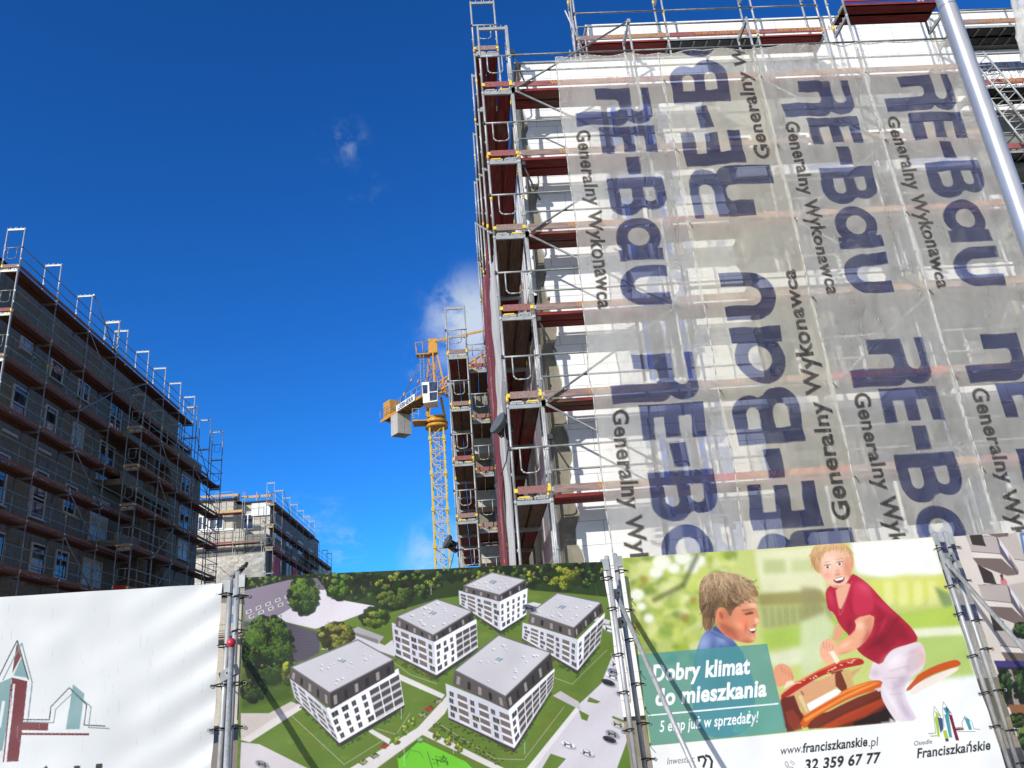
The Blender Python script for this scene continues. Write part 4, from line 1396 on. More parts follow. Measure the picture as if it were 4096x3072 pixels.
# ================================================================== wing between the crane and the white block
MY = 26.6
mw = thing('apartment_building', 'beige wing half hidden between the crane and the white block', 'building', (0.9, MY + 1.2, GROUND))
m = M()
m.box((0.15, MY + 4.2, GROUND), (1.7, MY + 20, 11.2), 'mortar_beige')
m.box((0.95, MY + 1.5, GROUND), (1.7, MY + 4.199, 10.2), 'concrete_shade_dark')
part('wall', m, mw, world_space=True)
for z in (2.1, 4.3, 6.4, 8.5):
    m = M(); m.box((0.12, MY + 3.2, z - 0.12), (0.949, MY + 4.199, z + 0.5), 'concrete_pale'); part('balcony', m, mw, world_space=True)
MB = [2.57, 2.57, 2.57, 2.57]
sc_mid = scaffold('scaffold', 'slim scaffold tower standing just right of the yellow crane', (-0.65, MY + sum(MB), 0), -math.pi / 2, MB, 3.17, 5, depth=0.70,
                  top=lambda i: 5, decks=None, rails=lambda b, k: False, toe=lambda b, k: False, start=False, end=True)
sc_mid2 = scaffold('scaffold', 'darker scaffold tower squeezed between the slim tower and the red sheeting', (0.09, MY + 3.6, 0), -math.pi / 2, [2.57], 3.0, 5, depth=0.70,
                   top=lambda i: 5, rails=lambda b, k: False, toe=lambda b, k: False, start=False, end=True)
m = M()
for z in (4.6, 8.9, 12.4):
    m.tube((-0.2, MY - 0.08, z), (0.95, MY - 0.02, z + 0.03), 0.024, 'galvanised', 8)
part('coupling_tube', m, sc_mid2, world_space=False)
sc_mid2.children[-1].matrix_parent_inverse = Matrix.Rotation(math.pi / 2, 4, 'Z') @ Matrix.Translation(-sc_mid2.location)


def floodlight(p, label, yaw, group='floodlights clamped to scaffold posts'):
    t = thing('floodlight', label, 'floodlight', tuple(p), yaw, group)
    m = M()
    n = 20
    for i in range(n):                                       # round reflector, seen from behind and the side
        a0_, a1_ = 2 * math.pi * i / n, 2 * math.pi * (i + 1) / n
        for (r0, y0, r1, y1) in ((0.25, 0.0, 0.22, 0.10), (0.22, 0.10, 0.12, 0.16)):
            b = len(m.v)
            m.v += [(r0 * math.cos(a0_), y0, r0 * math.sin(a0_)), (r0 * math.cos(a1_), y0, r0 * math.sin(a1_)), (r1 * math.cos(a1_), y1, r1 * math.sin(a1_)), (r1 * math.cos(a0_), y1, r1 * math.sin(a0_))]
            m.face([b, b + 1, b + 2, b + 3], 'lamp_grey', True)
    part('reflector', m, t)
    m = M(); m.tube((0, -0.012, 0), (0, 0.004, 0), 0.245, 'lamp_grey', 24); part('lens', m, t)
    m = M(); m.box((-0.10, 0.14, -0.16), (0.10, 0.36, 0.10), 'black_rubber'); part('ballast_box', m, t)
    m = M(); m.tube((-0.26, 0.05, 0), (-0.26, 0.30, -0.1), 0.015, 'steel_dark', 6); m.tube((0.26, 0.05, 0), (0.26, 0.30, -0.1), 0.015, 'steel_dark', 6)
    m.tube((-0.26, 0.30, -0.1), (0.26, 0.30, -0.1), 0.015, 'steel_dark', 6); m.box((-0.04, 0.28, -0.2), (0.04, 0.46, -0.06), 'steel_dark')
    part('bracket', m, t)
    m = M(); m.path([(0, 0.36, -0.12), (0.05, 0.42, -0.4), (0.16, 0.45, -0.75), (0.18, 0.45, -1.1)], 0.012, 'black_rubber', 5); part('cable', m, t)
    t.rotation_euler = (math.radians(-28), 0, yaw)
    return t


floodlight(aty(1990, 1690, 15.75), 'round grey floodlight clamped beside the end of the red sheeting', math.radians(-62))
floodlight(aty(1785, 2165, MY - 0.35), 'round grey floodlight clamped low on the slim tower beside the crane', math.radians(-70))

# ================================================================== tower crane
CX, CY = -2.85, 65.0
cr = thing('tower_crane', 'yellow tower crane with a white cab against the blue sky', 'crane', (CX, CY, GROUND))
zc = 20.75
m = M()
hw = 0.58
for sx in (-1, 1):
    for sy in (-1, 1):
        m.beam((CX + sx * hw, CY + sy * hw, GROUND), (CX + sx * hw, CY + sy * hw, zc), 0.13, 0.13, 'mast_yellow')
nz = 22; dz = (zc - GROUND) / nz
for i in range(nz):
    z0, z1 = GROUND + i * dz, GROUND + (i + 1) * dz
    s = 1 if i % 2 else -1
    for (a, b) in (((-hw, -hw), (hw, -hw)), ((hw, -hw), (hw, hw)), ((hw, hw), (-hw, hw)), ((-hw, hw), (-hw, -hw))):
        p, q = (a, b) if s > 0 else (b, a)
        m.beam((CX + p[0], CY + p[1], z0), (CX + q[0], CY + q[1], z1), 0.06, 0.06, 'mast_yellow')
        m.beam((CX + a[0], CY + a[1], z0), (CX + b[0], CY + b[1], z0), 0.05, 0.05, 'mast_yellow')
    if i % 3 == 0:
        for sx in (-1, 1):
            for sy in (-1, 1):
                m.box((CX + sx * hw - 0.13, CY + sy * hw - 0.13, z0 - 0.16), (CX + sx * hw + 0.13, CY + sy * hw + 0.13, z0 + 0.16), 'mast_yellow')
part('mast', m, cr, world_space=True)
m = M()
for i in range(2):
    m.tube((CX + (-0.18 + i * 0.36), CY - 0.3, GROUND), (CX + (-0.18 + i * 0.36), CY - 0.3, zc), 0.025, 'mast_yellow', 6)
for i in range(60):
    z = GROUND + 0.3 + i * (zc - GROUND - 0.6) / 60
    m.tube((CX - 0.18, CY - 0.3, z), (CX + 0.18, CY - 0.3, z), 0.016, 'mast_yellow', 5)
part('mast_ladder', m, cr, world_space=True)
m = M()
m.tube((CX, CY, zc), (CX, CY, zc + 0.28), 0.98, 'crane_yellow', 28); m.tube((CX, CY, zc + 0.28), (CX, CY, zc + 0.40), 0.86, 'steel_dark', 28)
m.tube((CX, CY, zc + 0.40), (CX, CY, zc + 0.85), 1.0, 'crane_yellow', 28, 0.84)
m.box((CX - 0.75, CY - 0.75, zc + 0.85), (CX + 0.75, CY + 0.75, zc + 1.0), 'crane_yellow')
for sx in (-1, 1):
    for sy in (-1, 1):
        m.beam((CX + sx * 0.75, CY + sy * 0.6, zc + 0.95), (CX + sx * 0.5, CY + sy * 0.5, zc + 2.6), 0.22, 0.22, 'crane_yellow')
part('slewing_ring', m, cr, world_space=True)
m = M()
for z in (0.55, 1.1, 1.55):
    m.path([(CX - 1.0, CY - 1.0, zc + z), (CX - 1.95, CY - 1.0, zc + z), (CX - 1.95, CY + 0.6, zc + z)], 0.025, 'grey_plate', 5)
for p in ((-1.95, -1.0), (-1.95, 0.6), (-1.45, -1.0), (-1.95, -0.2)):
    m.tube((CX + p[0], CY + p[1], zc + 0.5), (CX + p[0], CY + p[1], zc + 1.6), 0.025, 'grey_plate', 5)
m.box((CX - 1.98, CY - 1.02, zc + 0.45), (CX - 0.8, CY + 0.6, zc + 0.53), 'crane_yellow')
part('service_platform', m, cr, world_space=True)
JD = np.array([5.0, -7.4]) / math.hypot(5.0, 7.4)           # direction of the jib on plan
JN = np.array([-JD[1], JD[0]])


def jp(a, s, z):
    """point a metres along the jib, s metres to its left"""
    return (CX + JD[0] * a + JN[0] * s, CY + JD[1] * a + JN[1] * s, z)


# cab hangs on the near side of the slewing part
cb = M()
cx0, cy0, cz0 = CX - 0.35, CY - 2.3, zc + 1.55
prof = [(-0.58, 0.0), (0.60, 0.12), (0.72, 1.86), (-0.64, 1.86)]
cb.prism([(cx0 + a, cz0 + b) for a, b in prof], cy0, cy0 + 1.5, 'white_paint')
cab = part('cab', cb, cr, world_space=True)
for pr in (((-0.02, 0.98), (0.63, 1.02), (0.69, 1.84), (-0.02, 1.84)), ((-0.02, 0.16), (0.56, 0.22), (0.62, 0.93), (-0.02, 0.90)), ((-0.56, 0.85), (-0.20, 0.85), (-0.16, 1.62), (-0.60, 1.62))):
    gw = M()
    gw.prism([(cx0 + a, cz0 + b) for a, b in pr], cy0 - 0.02, cy0 - 0.002, 'window_glass')
    part('cab_window', gw, cab, world_space=True)
gw = M(); gw.quad([(cx0 - 0.70, cy0 + 0.25, cz0 + 0.9), (cx0 - 0.70, cy0 + 1.2, cz0 + 0.9), (cx0 - 0.745, cy0 + 1.2, cz0 + 1.75), (cx0 - 0.745, cy0 + 0.25, cz0 + 1.75)][::-1], 'window_glass')
part('cab_window', gw, cab, world_space=True)
cab.rotation_euler.z = 0.0
# tower head
m = M()
zb_, za = zc + 2.6, 28.9
apx = [jp(-0.25 + 0.5 * (i % 2), (-0.2 if i < 2 else 0.2), za - 1.2) for i in range(4)]
feet = [jp(-0.95, -0.62, zb_), jp(0.95, -0.62, zb_), jp(-0.95, 0.62, zb_), jp(0.95, 0.62, zb_)]
for f, a in zip(feet, apx):
    m.beam(f, a, 0.12, 0.12, 'crane_yellow')
fv = [Vector(f) for f in feet]; av = [Vector(a) for a in apx]
for i, j in ((0, 1), (1, 3), (3, 2), (2, 0)):
    for t0, t1 in ((0.0, 0.28), (0.28, 0.52), (0.52, 0.75)):
        m.beam(fv[i].lerp(av[i], t0), fv[j].lerp(av[j], t1), 0.045, 0.045, 'crane_yellow')
        m.beam(fv[i].lerp(av[i], t1), fv[j].lerp(av[j], t1), 0.045, 0.045, 'crane_yellow')
b0_ = Vector(jp(0, 0, za - 1.25))
m.box((b0_.x - 0.38, b0_.y - 0.38, b0_.z), (b0_.x + 0.38, b0_.y + 0.38, za + 0.1), 'crane_yellow')
m.box((b0_.x - 1.5, b0_.y - 0.4, b0_.z - 0.1), (b0_.x - 0.3, b0_.y + 0.5, b0_.z - 0.02), 'crane_yellow')
for p in ((-1.5, -0.4), (-1.5, 0.5), (-0.9, -0.4)):
    m.tube((b0_.x + p[0], b0_.y + p[1], b0_.z), (b0_.x + p[0], b0_.y + p[1], b0_.z + 1.05), 0.03, 'crane_yellow', 5)
m.path([(b0_.x - 0.3, b0_.y - 0.4, b0_.z + 1.05), (b0_.x - 1.5, b0_.y - 0.4, b0_.z + 1.05), (b0_.x - 1.5, b0_.y + 0.5, b0_.z + 1.05)], 0.03, 'crane_yellow', 5)
part('tower_head', m, cr, world_space=True)
m = M()
for s in (-0.16, 0.16):
    m.tube((CX - 1.05 + s, CY - 0.5, zb_ + 0.2), (CX - 1.0 + s, CY - 0.4, za - 1.3), 0.025, 'grey_plate', 5)
for i in range(14):
    z = zb_ + 0.4 + i * 0.27
    m.tube((CX - 1.21, CY - 0.48, z), (CX - 0.87, CY - 0.48, z), 0.016, 'grey_plate', 5)
part('head_ladder', m, cr, world_space=True)
# counter jib
cj = M()
zj0 = 24.05
for s in (-0.62, 0.62):
    cj.beam(jp(0.9, s, zj0), jp(-9.0, s, zj0), 0.12, 0.26, 'crane_yellow')
for i in range(12):
    a = -0.4 - i * 0.72
    cj.beam(jp(a, -0.62, zj0 - 0.06), jp(a, 0.62, zj0 - 0.06), 0.08, 0.10, 'crane_yellow')
    cj.beam(jp(a, -0.62, zj0 - 0.08), jp(a - 0.72, 0.62, zj0 - 0.08), 0.05, 0.05, 'crane_yellow')
cj.quad([jp(-0.3, -0.6, zj0 + 0.03), jp(-8.9, -0.6, zj0 + 0.03), jp(-8.9, 0.6, zj0 + 0.03), jp(-0.3, 0.6, zj0 + 0.03)], 'dull_tube')
cjo = part('counter_jib', cj, cr, world_space=True)
rl = M()
for s in (-0.68, 0.68):
    for z in (0.55, 1.05):
        rl.tube(jp(-1.0, s, zj0 + z), jp(-9.0, s, zj0 + z), 0.025, 'grey_plate', 5)
    for i in range(9):
        rl.tube(jp(-1.0 - i, s, zj0 + 0.1), jp(-1.0 - i, s, zj0 + 1.05), 0.025, 'grey_plate', 5)
part('railing', rl, cjo, world_space=True)
m = M()
for s in (-0.36, 0.36):
    b = len(m.v)
    for a in (-5.6, -6.9):
        for ss in (s - 0.34, s + 0.34):
            for z in (21.95, zj0 - 0.16):
                m.v.append(jp(a, ss, z))
    for q in ((0, 1, 3, 2), (4, 6, 7, 5), (0, 4, 5, 1), (2, 3, 7, 6), (0, 2, 6, 4), (1, 5, 7, 3)):
        m.face([b + j for j in q], 'counterweight_concrete')
part('counterweight', m, cr, world_space=True)
m = M()
b = len(m.v)
for a in (-7.4, -8.7):
    for ss in (-0.5, 0.5):
        for z in (zj0 + 0.15, zj0 + 1.75):
            m.v.append(jp(a, ss, z))
for q in ((0, 1, 3, 2), (4, 6, 7, 5), (0, 4, 5, 1), (2, 3, 7, 6), (0, 2, 6, 4), (1, 5, 7, 3)):
    m.face([b + j for j in q], 'crane_yellow')
part('winch_cabinet', m, cr, world_space=True)
sb = M()
sb.quad([jp(-5.6, -0.80, zj0 - 0.12), jp(-2.2, -0.80, zj0 - 0.12), jp(-2.2, -0.80, zj0 + 0.46), jp(-5.6, -0.80, zj0 + 0.46)], 'white_paint')
sb.quad([jp(-2.2, -0.76, zj0 - 0.12), jp(-5.6, -0.76, zj0 - 0.12), jp(-5.6, -0.76, zj0 + 0.46), jp(-2.2, -0.76, zj0 + 0.46)], 'white_paint')
sgn = part('name_board', sb, cr, world_space=True)
vs, ts = text_mesh('LIEBHERR', 0.035)
lm = M(); wd = vs[:, 0].max()
lm.v = [jp(-5.35 + a / wd * 2.95, -0.806, zj0 - 0.03 + bb / 0.69 * 0.40) for a, bb in vs]
for q in ts:
    lm.face([int(x) for x in q], 'black_print')
part('lettering', lm, sgn, world_space=True)
m = M()
for s in (-0.5, 0.5):
    m.tube(jp(-0.3, s * 0.4, za - 0.4), jp(-6.2, s, zj0 + 0.25), 0.035, 'dull_tube', 6)
    for t in (0.5, 0.72):
        p0, p1 = Vector(jp(-0.3, s * 0.4, za - 0.4)), Vector(jp(-6.2, s, zj0 + 0.25))
        m.beam(p0.lerp(p1, t), p0.lerp(p1, t + 0.035), 0.14, 0.14, 'orange_tape')
part('pendant_rope', m, cr, world_space=True)
# jib with triangular section
jb = M()
zl, zt_ = 23.55, 24.75
for s in (-0.55, 0.55):
    jb.beam(jp(0.9, s, zl), jp(19, s, zl), 0.12, 0.12, 'crane_yellow')
jb.beam(jp(0.9, 0, zt_), jp(19, 0, zt_), 0.13, 0.13, 'crane_yellow')
for i in range(18):
    a = 1.0 + i
    for s in (-0.55, 0.55):
        jb.beam(jp(a, s, zl), jp(a + 0.5, 0, zt_), 0.06, 0.06, 'crane_yellow'); jb.beam(jp(a + 0.5, 0, zt_), jp(a + 1, s, zl), 0.06, 0.06, 'crane_yellow')
    jb.beam(jp(a, -0.55, zl), jp(a, 0.55, zl), 0.06, 0.06, 'crane_yellow')
part('jib', jb, cr, world_space=True)
m = M()
m.beam(jp(0.3, 0, za - 0.1), jp(14, 0, zt_ + 0.2), 0.09, 0.16, 'crane_yellow')
m.beam(jp(2.0, 0, za - 0.62), jp(2.5, 0, za - 0.75), 0.2, 0.3, 'crane_yellow'); m.beam(jp(5.0, 0, za - 1.54), jp(5.4, 0, za - 1.65), 0.2, 0.3, 'crane_yellow')
part('tie_bar', m, cr, world_space=True)

# ================================================================== site fence with printed banners
BH = 2.34


class Panel:
    """plane of one fence panel: top corners TL, TR and the direction of its posts"""
    def __init__(self, TL, TR, side, W=None):
        self.TL = np.array(TL, float)
        t = np.array(TR, float) - self.TL
        self.W = W or np.linalg.norm(t)
        self.t = t / np.linalg.norm(t)
        sd = np.array(side, float)
        sd = sd - self.t * (sd @ self.t)
        self.s = sd / np.linalg.norm(sd)
        self.n = np.cross(self.t, self.s)              # towards the building or the viewer
        if self.n[1] > 0:
            self.n = -self.n

    def at(self, u, v, d=0.0):
        """u metres from the left edge, v metres down from the top, d metres towards the viewer"""
        return self.TL + self.t * u - self.s * v + self.n * d

    def uv(self, px, py):
        r = ray(px, py)
        k2 = (self.TL @ self.n) / (r @ self.n)
        p = r * k2 - self.TL
        return p @ self.t, -(p @ self.s)


_r1 = ray(893, 2335); _r1 = _r1 / _r1[1] * 7.30
_l1 = ray(0, 2392); _l1 = _l1 / _l1[2] * _r1[2]
_d1 = (_l1 - _r1) / np.linalg.norm(_l1 - _r1)
_r4 = ray(3805, 2147); _r4 = _r4 / _r4[1] * 8.62
_l4 = ray(4096, 2131); _l4 = _l4 / _l4[2] * _r4[2]
_d4 = (_l4 - _r4) / np.linalg.norm(_l4 - _r4)
_p2 = Panel((-2.129, 7.266, 1.049), (1.24, 8.01, 1.049), (-0.025, 0.052, 0.998))
PAN = [Panel(_r1 + _d1 * 3.4, _r1, (0.0, 0.05, 0.998)), Panel(_p2.at(0.055, 0), _p2.at(3.435, 0), (-0.025, 0.052, 0.998)),
       Panel((1.491, 8.369, 1.116), (4.936, 8.553, 1.116), (-0.009, 0.092, 0.996)), Panel(_r4, _r4 + _d4 * 3.4, (-0.02, 0.06, 0.998))]


def make_banner(pan, PW, build, base, label, seed, ease=0.0, ink=0.72):
    PH = int(PW * BH / pan.W)
    SS = 2
    sx = PW * SS / pan.W

    def fn(px, py):
        u, v = pan.uv(px, py)
        return u * sx, v * sx
    pt = Paint(PW * SS, PH * SS, fn, base)
    pt.sx = sx
    pt.uvfn = lambda u, v: (u * sx, v * sx)
    build(pt)
    img = np.clip(pt.down() * ink, 0, 0.85)
    h, w2 = img.shape[:2]
    U = np.linspace(0, pan.W, w2)[None, :]; V = np.linspace(0, BH, h)[:, None]
    wave = 0.010 * smooth_noise(h, w2, h // 3, seed) + 0.004 * smooth_noise(h, w2, h // 9, seed + 1)
    # creases fanning out from the tied edges
    for (eu, sg) in ((0.0, 1), (pan.W, -1)):
        du = np.abs(U - eu)
        wave = wave + ease * 0.012 * np.exp(-du / 0.35) * np.sin((V - du * 0.55) * 2 * np.pi / 0.34)
    P = pan.TL + pan.t * U[..., None] - pan.s * V[..., None] + pan.n * (0.03 + wave[..., None])
    o = part('banner', sheet_mesh('banner', P, 'print', img, 'banner_print'))
    tag(o, label, 'banner', 'printed banners tied to the site fence')
    for u0, d in ((0.035, -1), (pan.W - 0.035, 1)):
        for i in range(7):
            v = 0.14 + i * 0.36 + 0.04 * math.sin(i * 2.3 + seed)
            m = M()
            p = pan.at(u0, v, 0.034); q = pan.at(u0 + d * 0.075, v - 0.012, 0.055); q2 = pan.at(u0 + d * 0.125, v - 0.004, 0.02); q3 = pan.at(u0 + d * 0.09, v + 0.01, -0.04)
            m.path([p, q, q2, q3, p + pan.n * -0.05], 0.0065, 'black_rubber', 5)
            m.tube(q, q + pan.t * d * 0.02 - pan.s * 0.05 + pan.n * 0.03, 0.004, 'black_rubber', 4)
            ct = part('cable_tie', m, o)
            e = M()
            a = np.array(p)
            for j in range(12):
                b0, b1 = 2 * math.pi * j / 12, 2 * math.pi * (j + 1) / 12
                f = lambda b: a + (pan.t * math.cos(b) + pan.s * math.sin(b)) * 0.013 + pan.n * 0.004
                e.tube(f(b0), f(b1), 0.0035, 'galvanised', 4)
            part('eyelet', e, ct)
    return o


def make_fence(pan, label, frame_only=False):
    o = thing('site_fence', label, 'fence', tuple(pan.at(0, BH + 0.1)), 0, 'site fence panels')
    L = BH + 0.12
    for u in (-0.062, pan.W + 0.062):
        m = M()
        m.tube(pan.at(u, L), pan.at(u, -0.055), 0.024, 'galvanised', 14)
        m.tube(pan.at(u, -0.055), pan.at(u, -0.060), 0.017, 'steel_dark', 14)
        part('post', m, o, world_space=True)
        m = M()
        c = pan.at(u + (0.03 if u < 0 else -0.03), 0.03)
        m.beam(c - pan.s * 0.055, c + pan.s * 0.055, 0.075, 0.05, 'grey_plate')
        part('corner_bracket', m, o, world_space=True)
    for v in (0.05, BH + 0.05):
        m = M(); m.tube(pan.at(-0.05, v, -0.03), pan.at(pan.W + 0.05, v, -0.03), 0.019, 'galvanised', 10); part('rail', m, o, world_space=True)
    m = M()
    for u in np.arange(0.12, pan.W, 0.12):
        m.tube(pan.at(u, 0.06, -0.03), pan.at(u, BH + 0.05, -0.03), 0.002, 'galvanised', 4, caps=False)
    part('wire_infill', m, o, world_space=True)
    u = -0.062
    for u in (-0.062, pan.W + 0.062):
        m = M()
        c = pan.at(u, L)
        m.box((c[0] - 0.11, c[1] - 0.35, GROUND + 0.001), (c[0] + 0.11, c[1] + 0.35, max(c[2], GROUND + 0.12)), 'counterweight_concrete')
        part('foot_block', m, o, world_space=True)
    return o


make_fence(PAN[0], 'tubular fence panel behind the white banner with the tower emblem')
make_fence(PAN[1], 'tubular fence panel behind the aerial picture of five blocks')
make_fence(PAN[2], 'tubular fence panel behind the picture of two playing children')
make_fence(PAN[3], 'tubular fence panel behind the picture of balconies')


def coupler(p, label, t, n):
    o = thing('fence_coupler', label, 'coupler', tuple(p), 0, 'couplers joining fence posts')
    m = M()
    p = np.array(p)
    m.beam(p - t * 0.085, p + t * 0.085, 0.05, 0.085, 'grey_plate')
    m.tube(p + n * 0.02, p + n * 0.065, 0.014, 'steel_dark', 6)
    m.tube(p + n * 0.045, p + n * 0.052, 0.024, 'galvanised', 10)
    part('plate', m, o, world_space=True)


for i, (pa, pb, vs_) in enumerate([(PAN[0], PAN[1], (0.78,)), (PAN[1], PAN[2], (0.34, 0.62)), (PAN[2], PAN[3], (0.22, 0.40))]):
    for j, v in enumerate(vs_):
        a = pa.at(pa.W + 0.062, v, 0.012); b = pb.at(-0.062, v, 0.012)
        c = (a + b) / 2; t = (b - a) / np.linalg.norm(b - a)
        lab = [['zinc coupler under the red cap at the white banner'], ['upper zinc coupler between the aerial picture and the children picture', 'lower zinc coupler between the aerial picture and the children picture'],
               ['upper zinc coupler between the children picture and the balcony picture', 'lower zinc coupler between the children picture and the balcony picture']][i][j]
        coupler(c, lab, t, pa.n)


def fence_brace(top, low_px, Yl, label, cap=False):
    p = np.array(top, float)
    q = aty(low_px[0], low_px[1], Yl)
    d = (q - p) / np.linalg.norm(q - p)
    e = p + d * ((GROUND + 0.02 - p[2]) / d[2])
    o = thing('fence_brace', label, 'fence brace', tuple(e), 0, 'slanting struts propping the fence')
    m = M(); m.tube(e, p, 0.0225, 'galvanised', 14)
    part('tube', m, o, world_space=True)
    m = M(); m.beam(p - d * 0.06, p + d * 0.10, 0.05, 0.012, 'galvanised'); part('flattened_end', m, o, world_space=True)
    m = M(); m.box((e[0] - 0.12, e[1] - 0.12, GROUND + 0.002), (e[0] + 0.12, e[1] + 0.12, GROUND + 0.03), 'grey_plate'); part('foot_plate', m, o, world_space=True)
    if cap:
        m = M()
        c = p + np.array((0, -0.02, 0.035))
        for i in range(10):
            for j in range(16):
                f = lambda a, b: tuple(c + 0.038 * np.array((math.cos(b) * math.sin(a), math.sin(b) * math.sin(a), math.cos(a))))
                a0_, a1_, b0_, b1_ = math.pi * i / 10, math.pi * (i + 1) / 10, 2 * math.pi * j / 16, 2 * math.pi * (j + 1) / 16
                b = len(m.v); m.v += [f(a0_, b0_), f(a1_, b0_), f(a1_, b1_), f(a0_, b1_)]
                m.face([b, b + 1, b + 2, b + 3], 'red_plastic', True)
        part('red_cap', m, o, world_space=True)
    return o


fence_brace(aty(927, 2588, 7.12), (906, 3072), 6.3, 'slanting zinc strut with a red cap at the white banner', True)
fence_brace(aty(2464, 2375, 8.14), (2775, 3072), 7.05, 'slanting zinc strut casting a shadow across the children picture')
fence_brace(aty(3795, 2255, 8.42), (4096, 2598), 7.7, 'slanting zinc strut in front of the balcony picture')
# odds and ends on the posts
m = M()
pc = PAN[0].at(PAN[0].W + 0.06, -0.06)
rr = random.Random(3)
prev = pc
for i in range(9):
    q = pc + np.array((0.02 + 0.016 * i + rr.uniform(-.01, .01), rr.uniform(-.02, .02), 0.012 * i + rr.uniform(-.012, .012)))
    m.tube(prev, q, 0.012 + 0.012 * math.sin(i * 0.35), 'plastic_wrap', 6); prev = q
m.path([pc, pc + np.array((-0.06, 0.0, 0.05)), pc + np.array((-0.10, 0, 0.09)), pc + np.array((-0.18, 0, 0.10))], 0.003, 'plastic_wrap', 4)
tag(part('plastic_scrap', m), 'black twist of torn plastic on the post beside the white banner', 'plastic scrap')


# ------------------------------------------------------------------ the prints
def A_(x, y): return (0.4954 * x, 2250 + 0.4954 * y)
def E_(x, y): return (900 + 0.7685 * x, 2200 + 0.7685 * y)
def K_(x, y): return (2400 + 0.586 * x, 2100 + 0.586 * y)
def L_(x, y): return (3200 + 0.586 * x, 2100 + 0.586 * y)


def on(fn, pts): return [fn(*p) for p in pts]


def paint_emblem(pt):
    G, MR, DK, TE = (132, 172, 174), (116, 26, 38), (44, 54, 52), (112, 142, 144)
    P = lambda pts, c: pt.poly(on(A_, pts), c)
    Ln = lambda pts, w, c: pt.line(on(A_, pts), w * 0.4954 * pt.sx / 434, c)
    P([(-60, 1000), (107, 930), (60, 1340), (30, 1520), (-40, 1520)], G)
    P([(25, 1120), (52, 1118), (18, 1330), (-6, 1330)], (238, 242, 242))
    P([(150, 655), (182, 765), (108, 905)], MR)
    P([(178, 785), (196, 775), (238, 935), (120, 915)], G)
    P([(107, 930), (232, 960), (160, 1603), (65, 1608)], MR)
    P([(116, 982), (132, 982), (62, 1608), (48, 1608)], (238, 242, 242))
    P([(95, 985), (104, 985), (45, 1608), (33, 1608)], MR)
    P([(190, 1290), (402, 1297), (398, 1357), (182, 1352)], MR)
    P([(176, 1374), (730, 1377), (728, 1395), (174, 1392)], MR)
    P([(595, 983), (688, 1060), (655, 1345), (542, 1347)], G)
    Ln([(-30, 990), (152, 634), (240, 945)], 9, DK)
    Ln([(35, 950), (188, 655), (270, 970), (232, 1288)], 8, TE)
    Ln([(195, 1268), (408, 1270), (420, 1166), (566, 1012), (708, 1150), (690, 1312), (856, 1320)], 8, DK)
    Ln([(200, 1287), (443, 1293), (457, 1187), (583, 1065)], 7, TE)
    Ln([(600, 1040), (745, 1168), (725, 1332), (892, 1340)], 7, TE)
    P([(356, 1665), (390, 1634), (408, 1665)], (48, 52, 40))
    P([(612, 1640), (662, 1636), (660, 1680), (608, 1680)], (48, 52, 40)); P([(785, 1622), (836, 1619), (832, 1680), (780, 1680)], (48, 52, 40))
    r = np.random.default_rng(5)
    for _ in range(60):                                    # rain streaks
        x, y = r.uniform(0, 1750), r.uniform(300, 1500)
        Ln([(x, y), (x - r.uniform(0, 4), y + r.uniform(20, 110))], r.uniform(1, 2.2), (188, 190, 188))


def leafy(pt, fnc, cx, cy, rx, ry, dark, mid, light, n, sz, seed, ground=True):
    """a printed tree: boughs of fine leaf dabs, each bough lit on its upper left"""
    r = np.random.default_rng(seed)
    k2 = 0.72
    for _ in range(n // 3):
        a, d = r.uniform(0, 2 * np.pi), math.sqrt(r.uniform(0, 1)) * 1.02
        pt.ell(fnc(cx + rx * d * math.cos(a), cy + ry * d * math.sin(a)), sz * 1.3, sz * 1.1, tuple(int(q * r.uniform(0.55, 1.0)) for q in dark), 0.9)
    nb = max(4, n // 22)
    for _ in range(nb):
        a, d = r.uniform(0, 2 * np.pi), math.sqrt(r.uniform(0, 1)) * 0.92
        bx, by = d * math.cos(a), d * math.sin(a)
        br = r.uniform(0.16, 0.34)
        for _ in range(max(10, int(2.6 * n / nb))):
            a2, d2 = r.uniform(0, 2 * np.pi), math.sqrt(r.uniform(0, 1)) * (1 + 0.25 * r.standard_normal())
            ox, oy = d2 * math.cos(a2), d2 * math.sin(a2) * 0.75
            lit = -0.45 * ox - 0.75 * oy - 0.30 * bx - 0.35 * by + 0.30 * r.standard_normal()
            t = np.clip(lit * 0.5 + 0.50, 0, 1)
            c = np.array(dark) * (1 - t) + np.array(mid) * t if t < 0.5 else np.array(mid) * (2 - 2 * t) + np.array(light) * (2 * t - 1)
            c = tuple(int(np.clip(q + r.normal(0, 7), 0, 255)) for q in c)
            s = sz * r.uniform(0.18, 0.46)
            pt.ell(fnc(cx + rx * (bx + ox * br), cy + ry * (by + oy * br)), s, s * r.uniform(0.5, 0.9), c, 0.9, 0, r.uniform(0, 3))


def lerp2(a, b, t): return (a[0] + (b[0] - a[0]) * t, a[1] + (b[1] - a[1]) * t)


def quad_uv(q, u, v):
    """bilinear point of a quad TL,TR,BR,BL"""
    return lerp2(lerp2(q[0], q[1], u), lerp2(q[3], q[2], u), v)


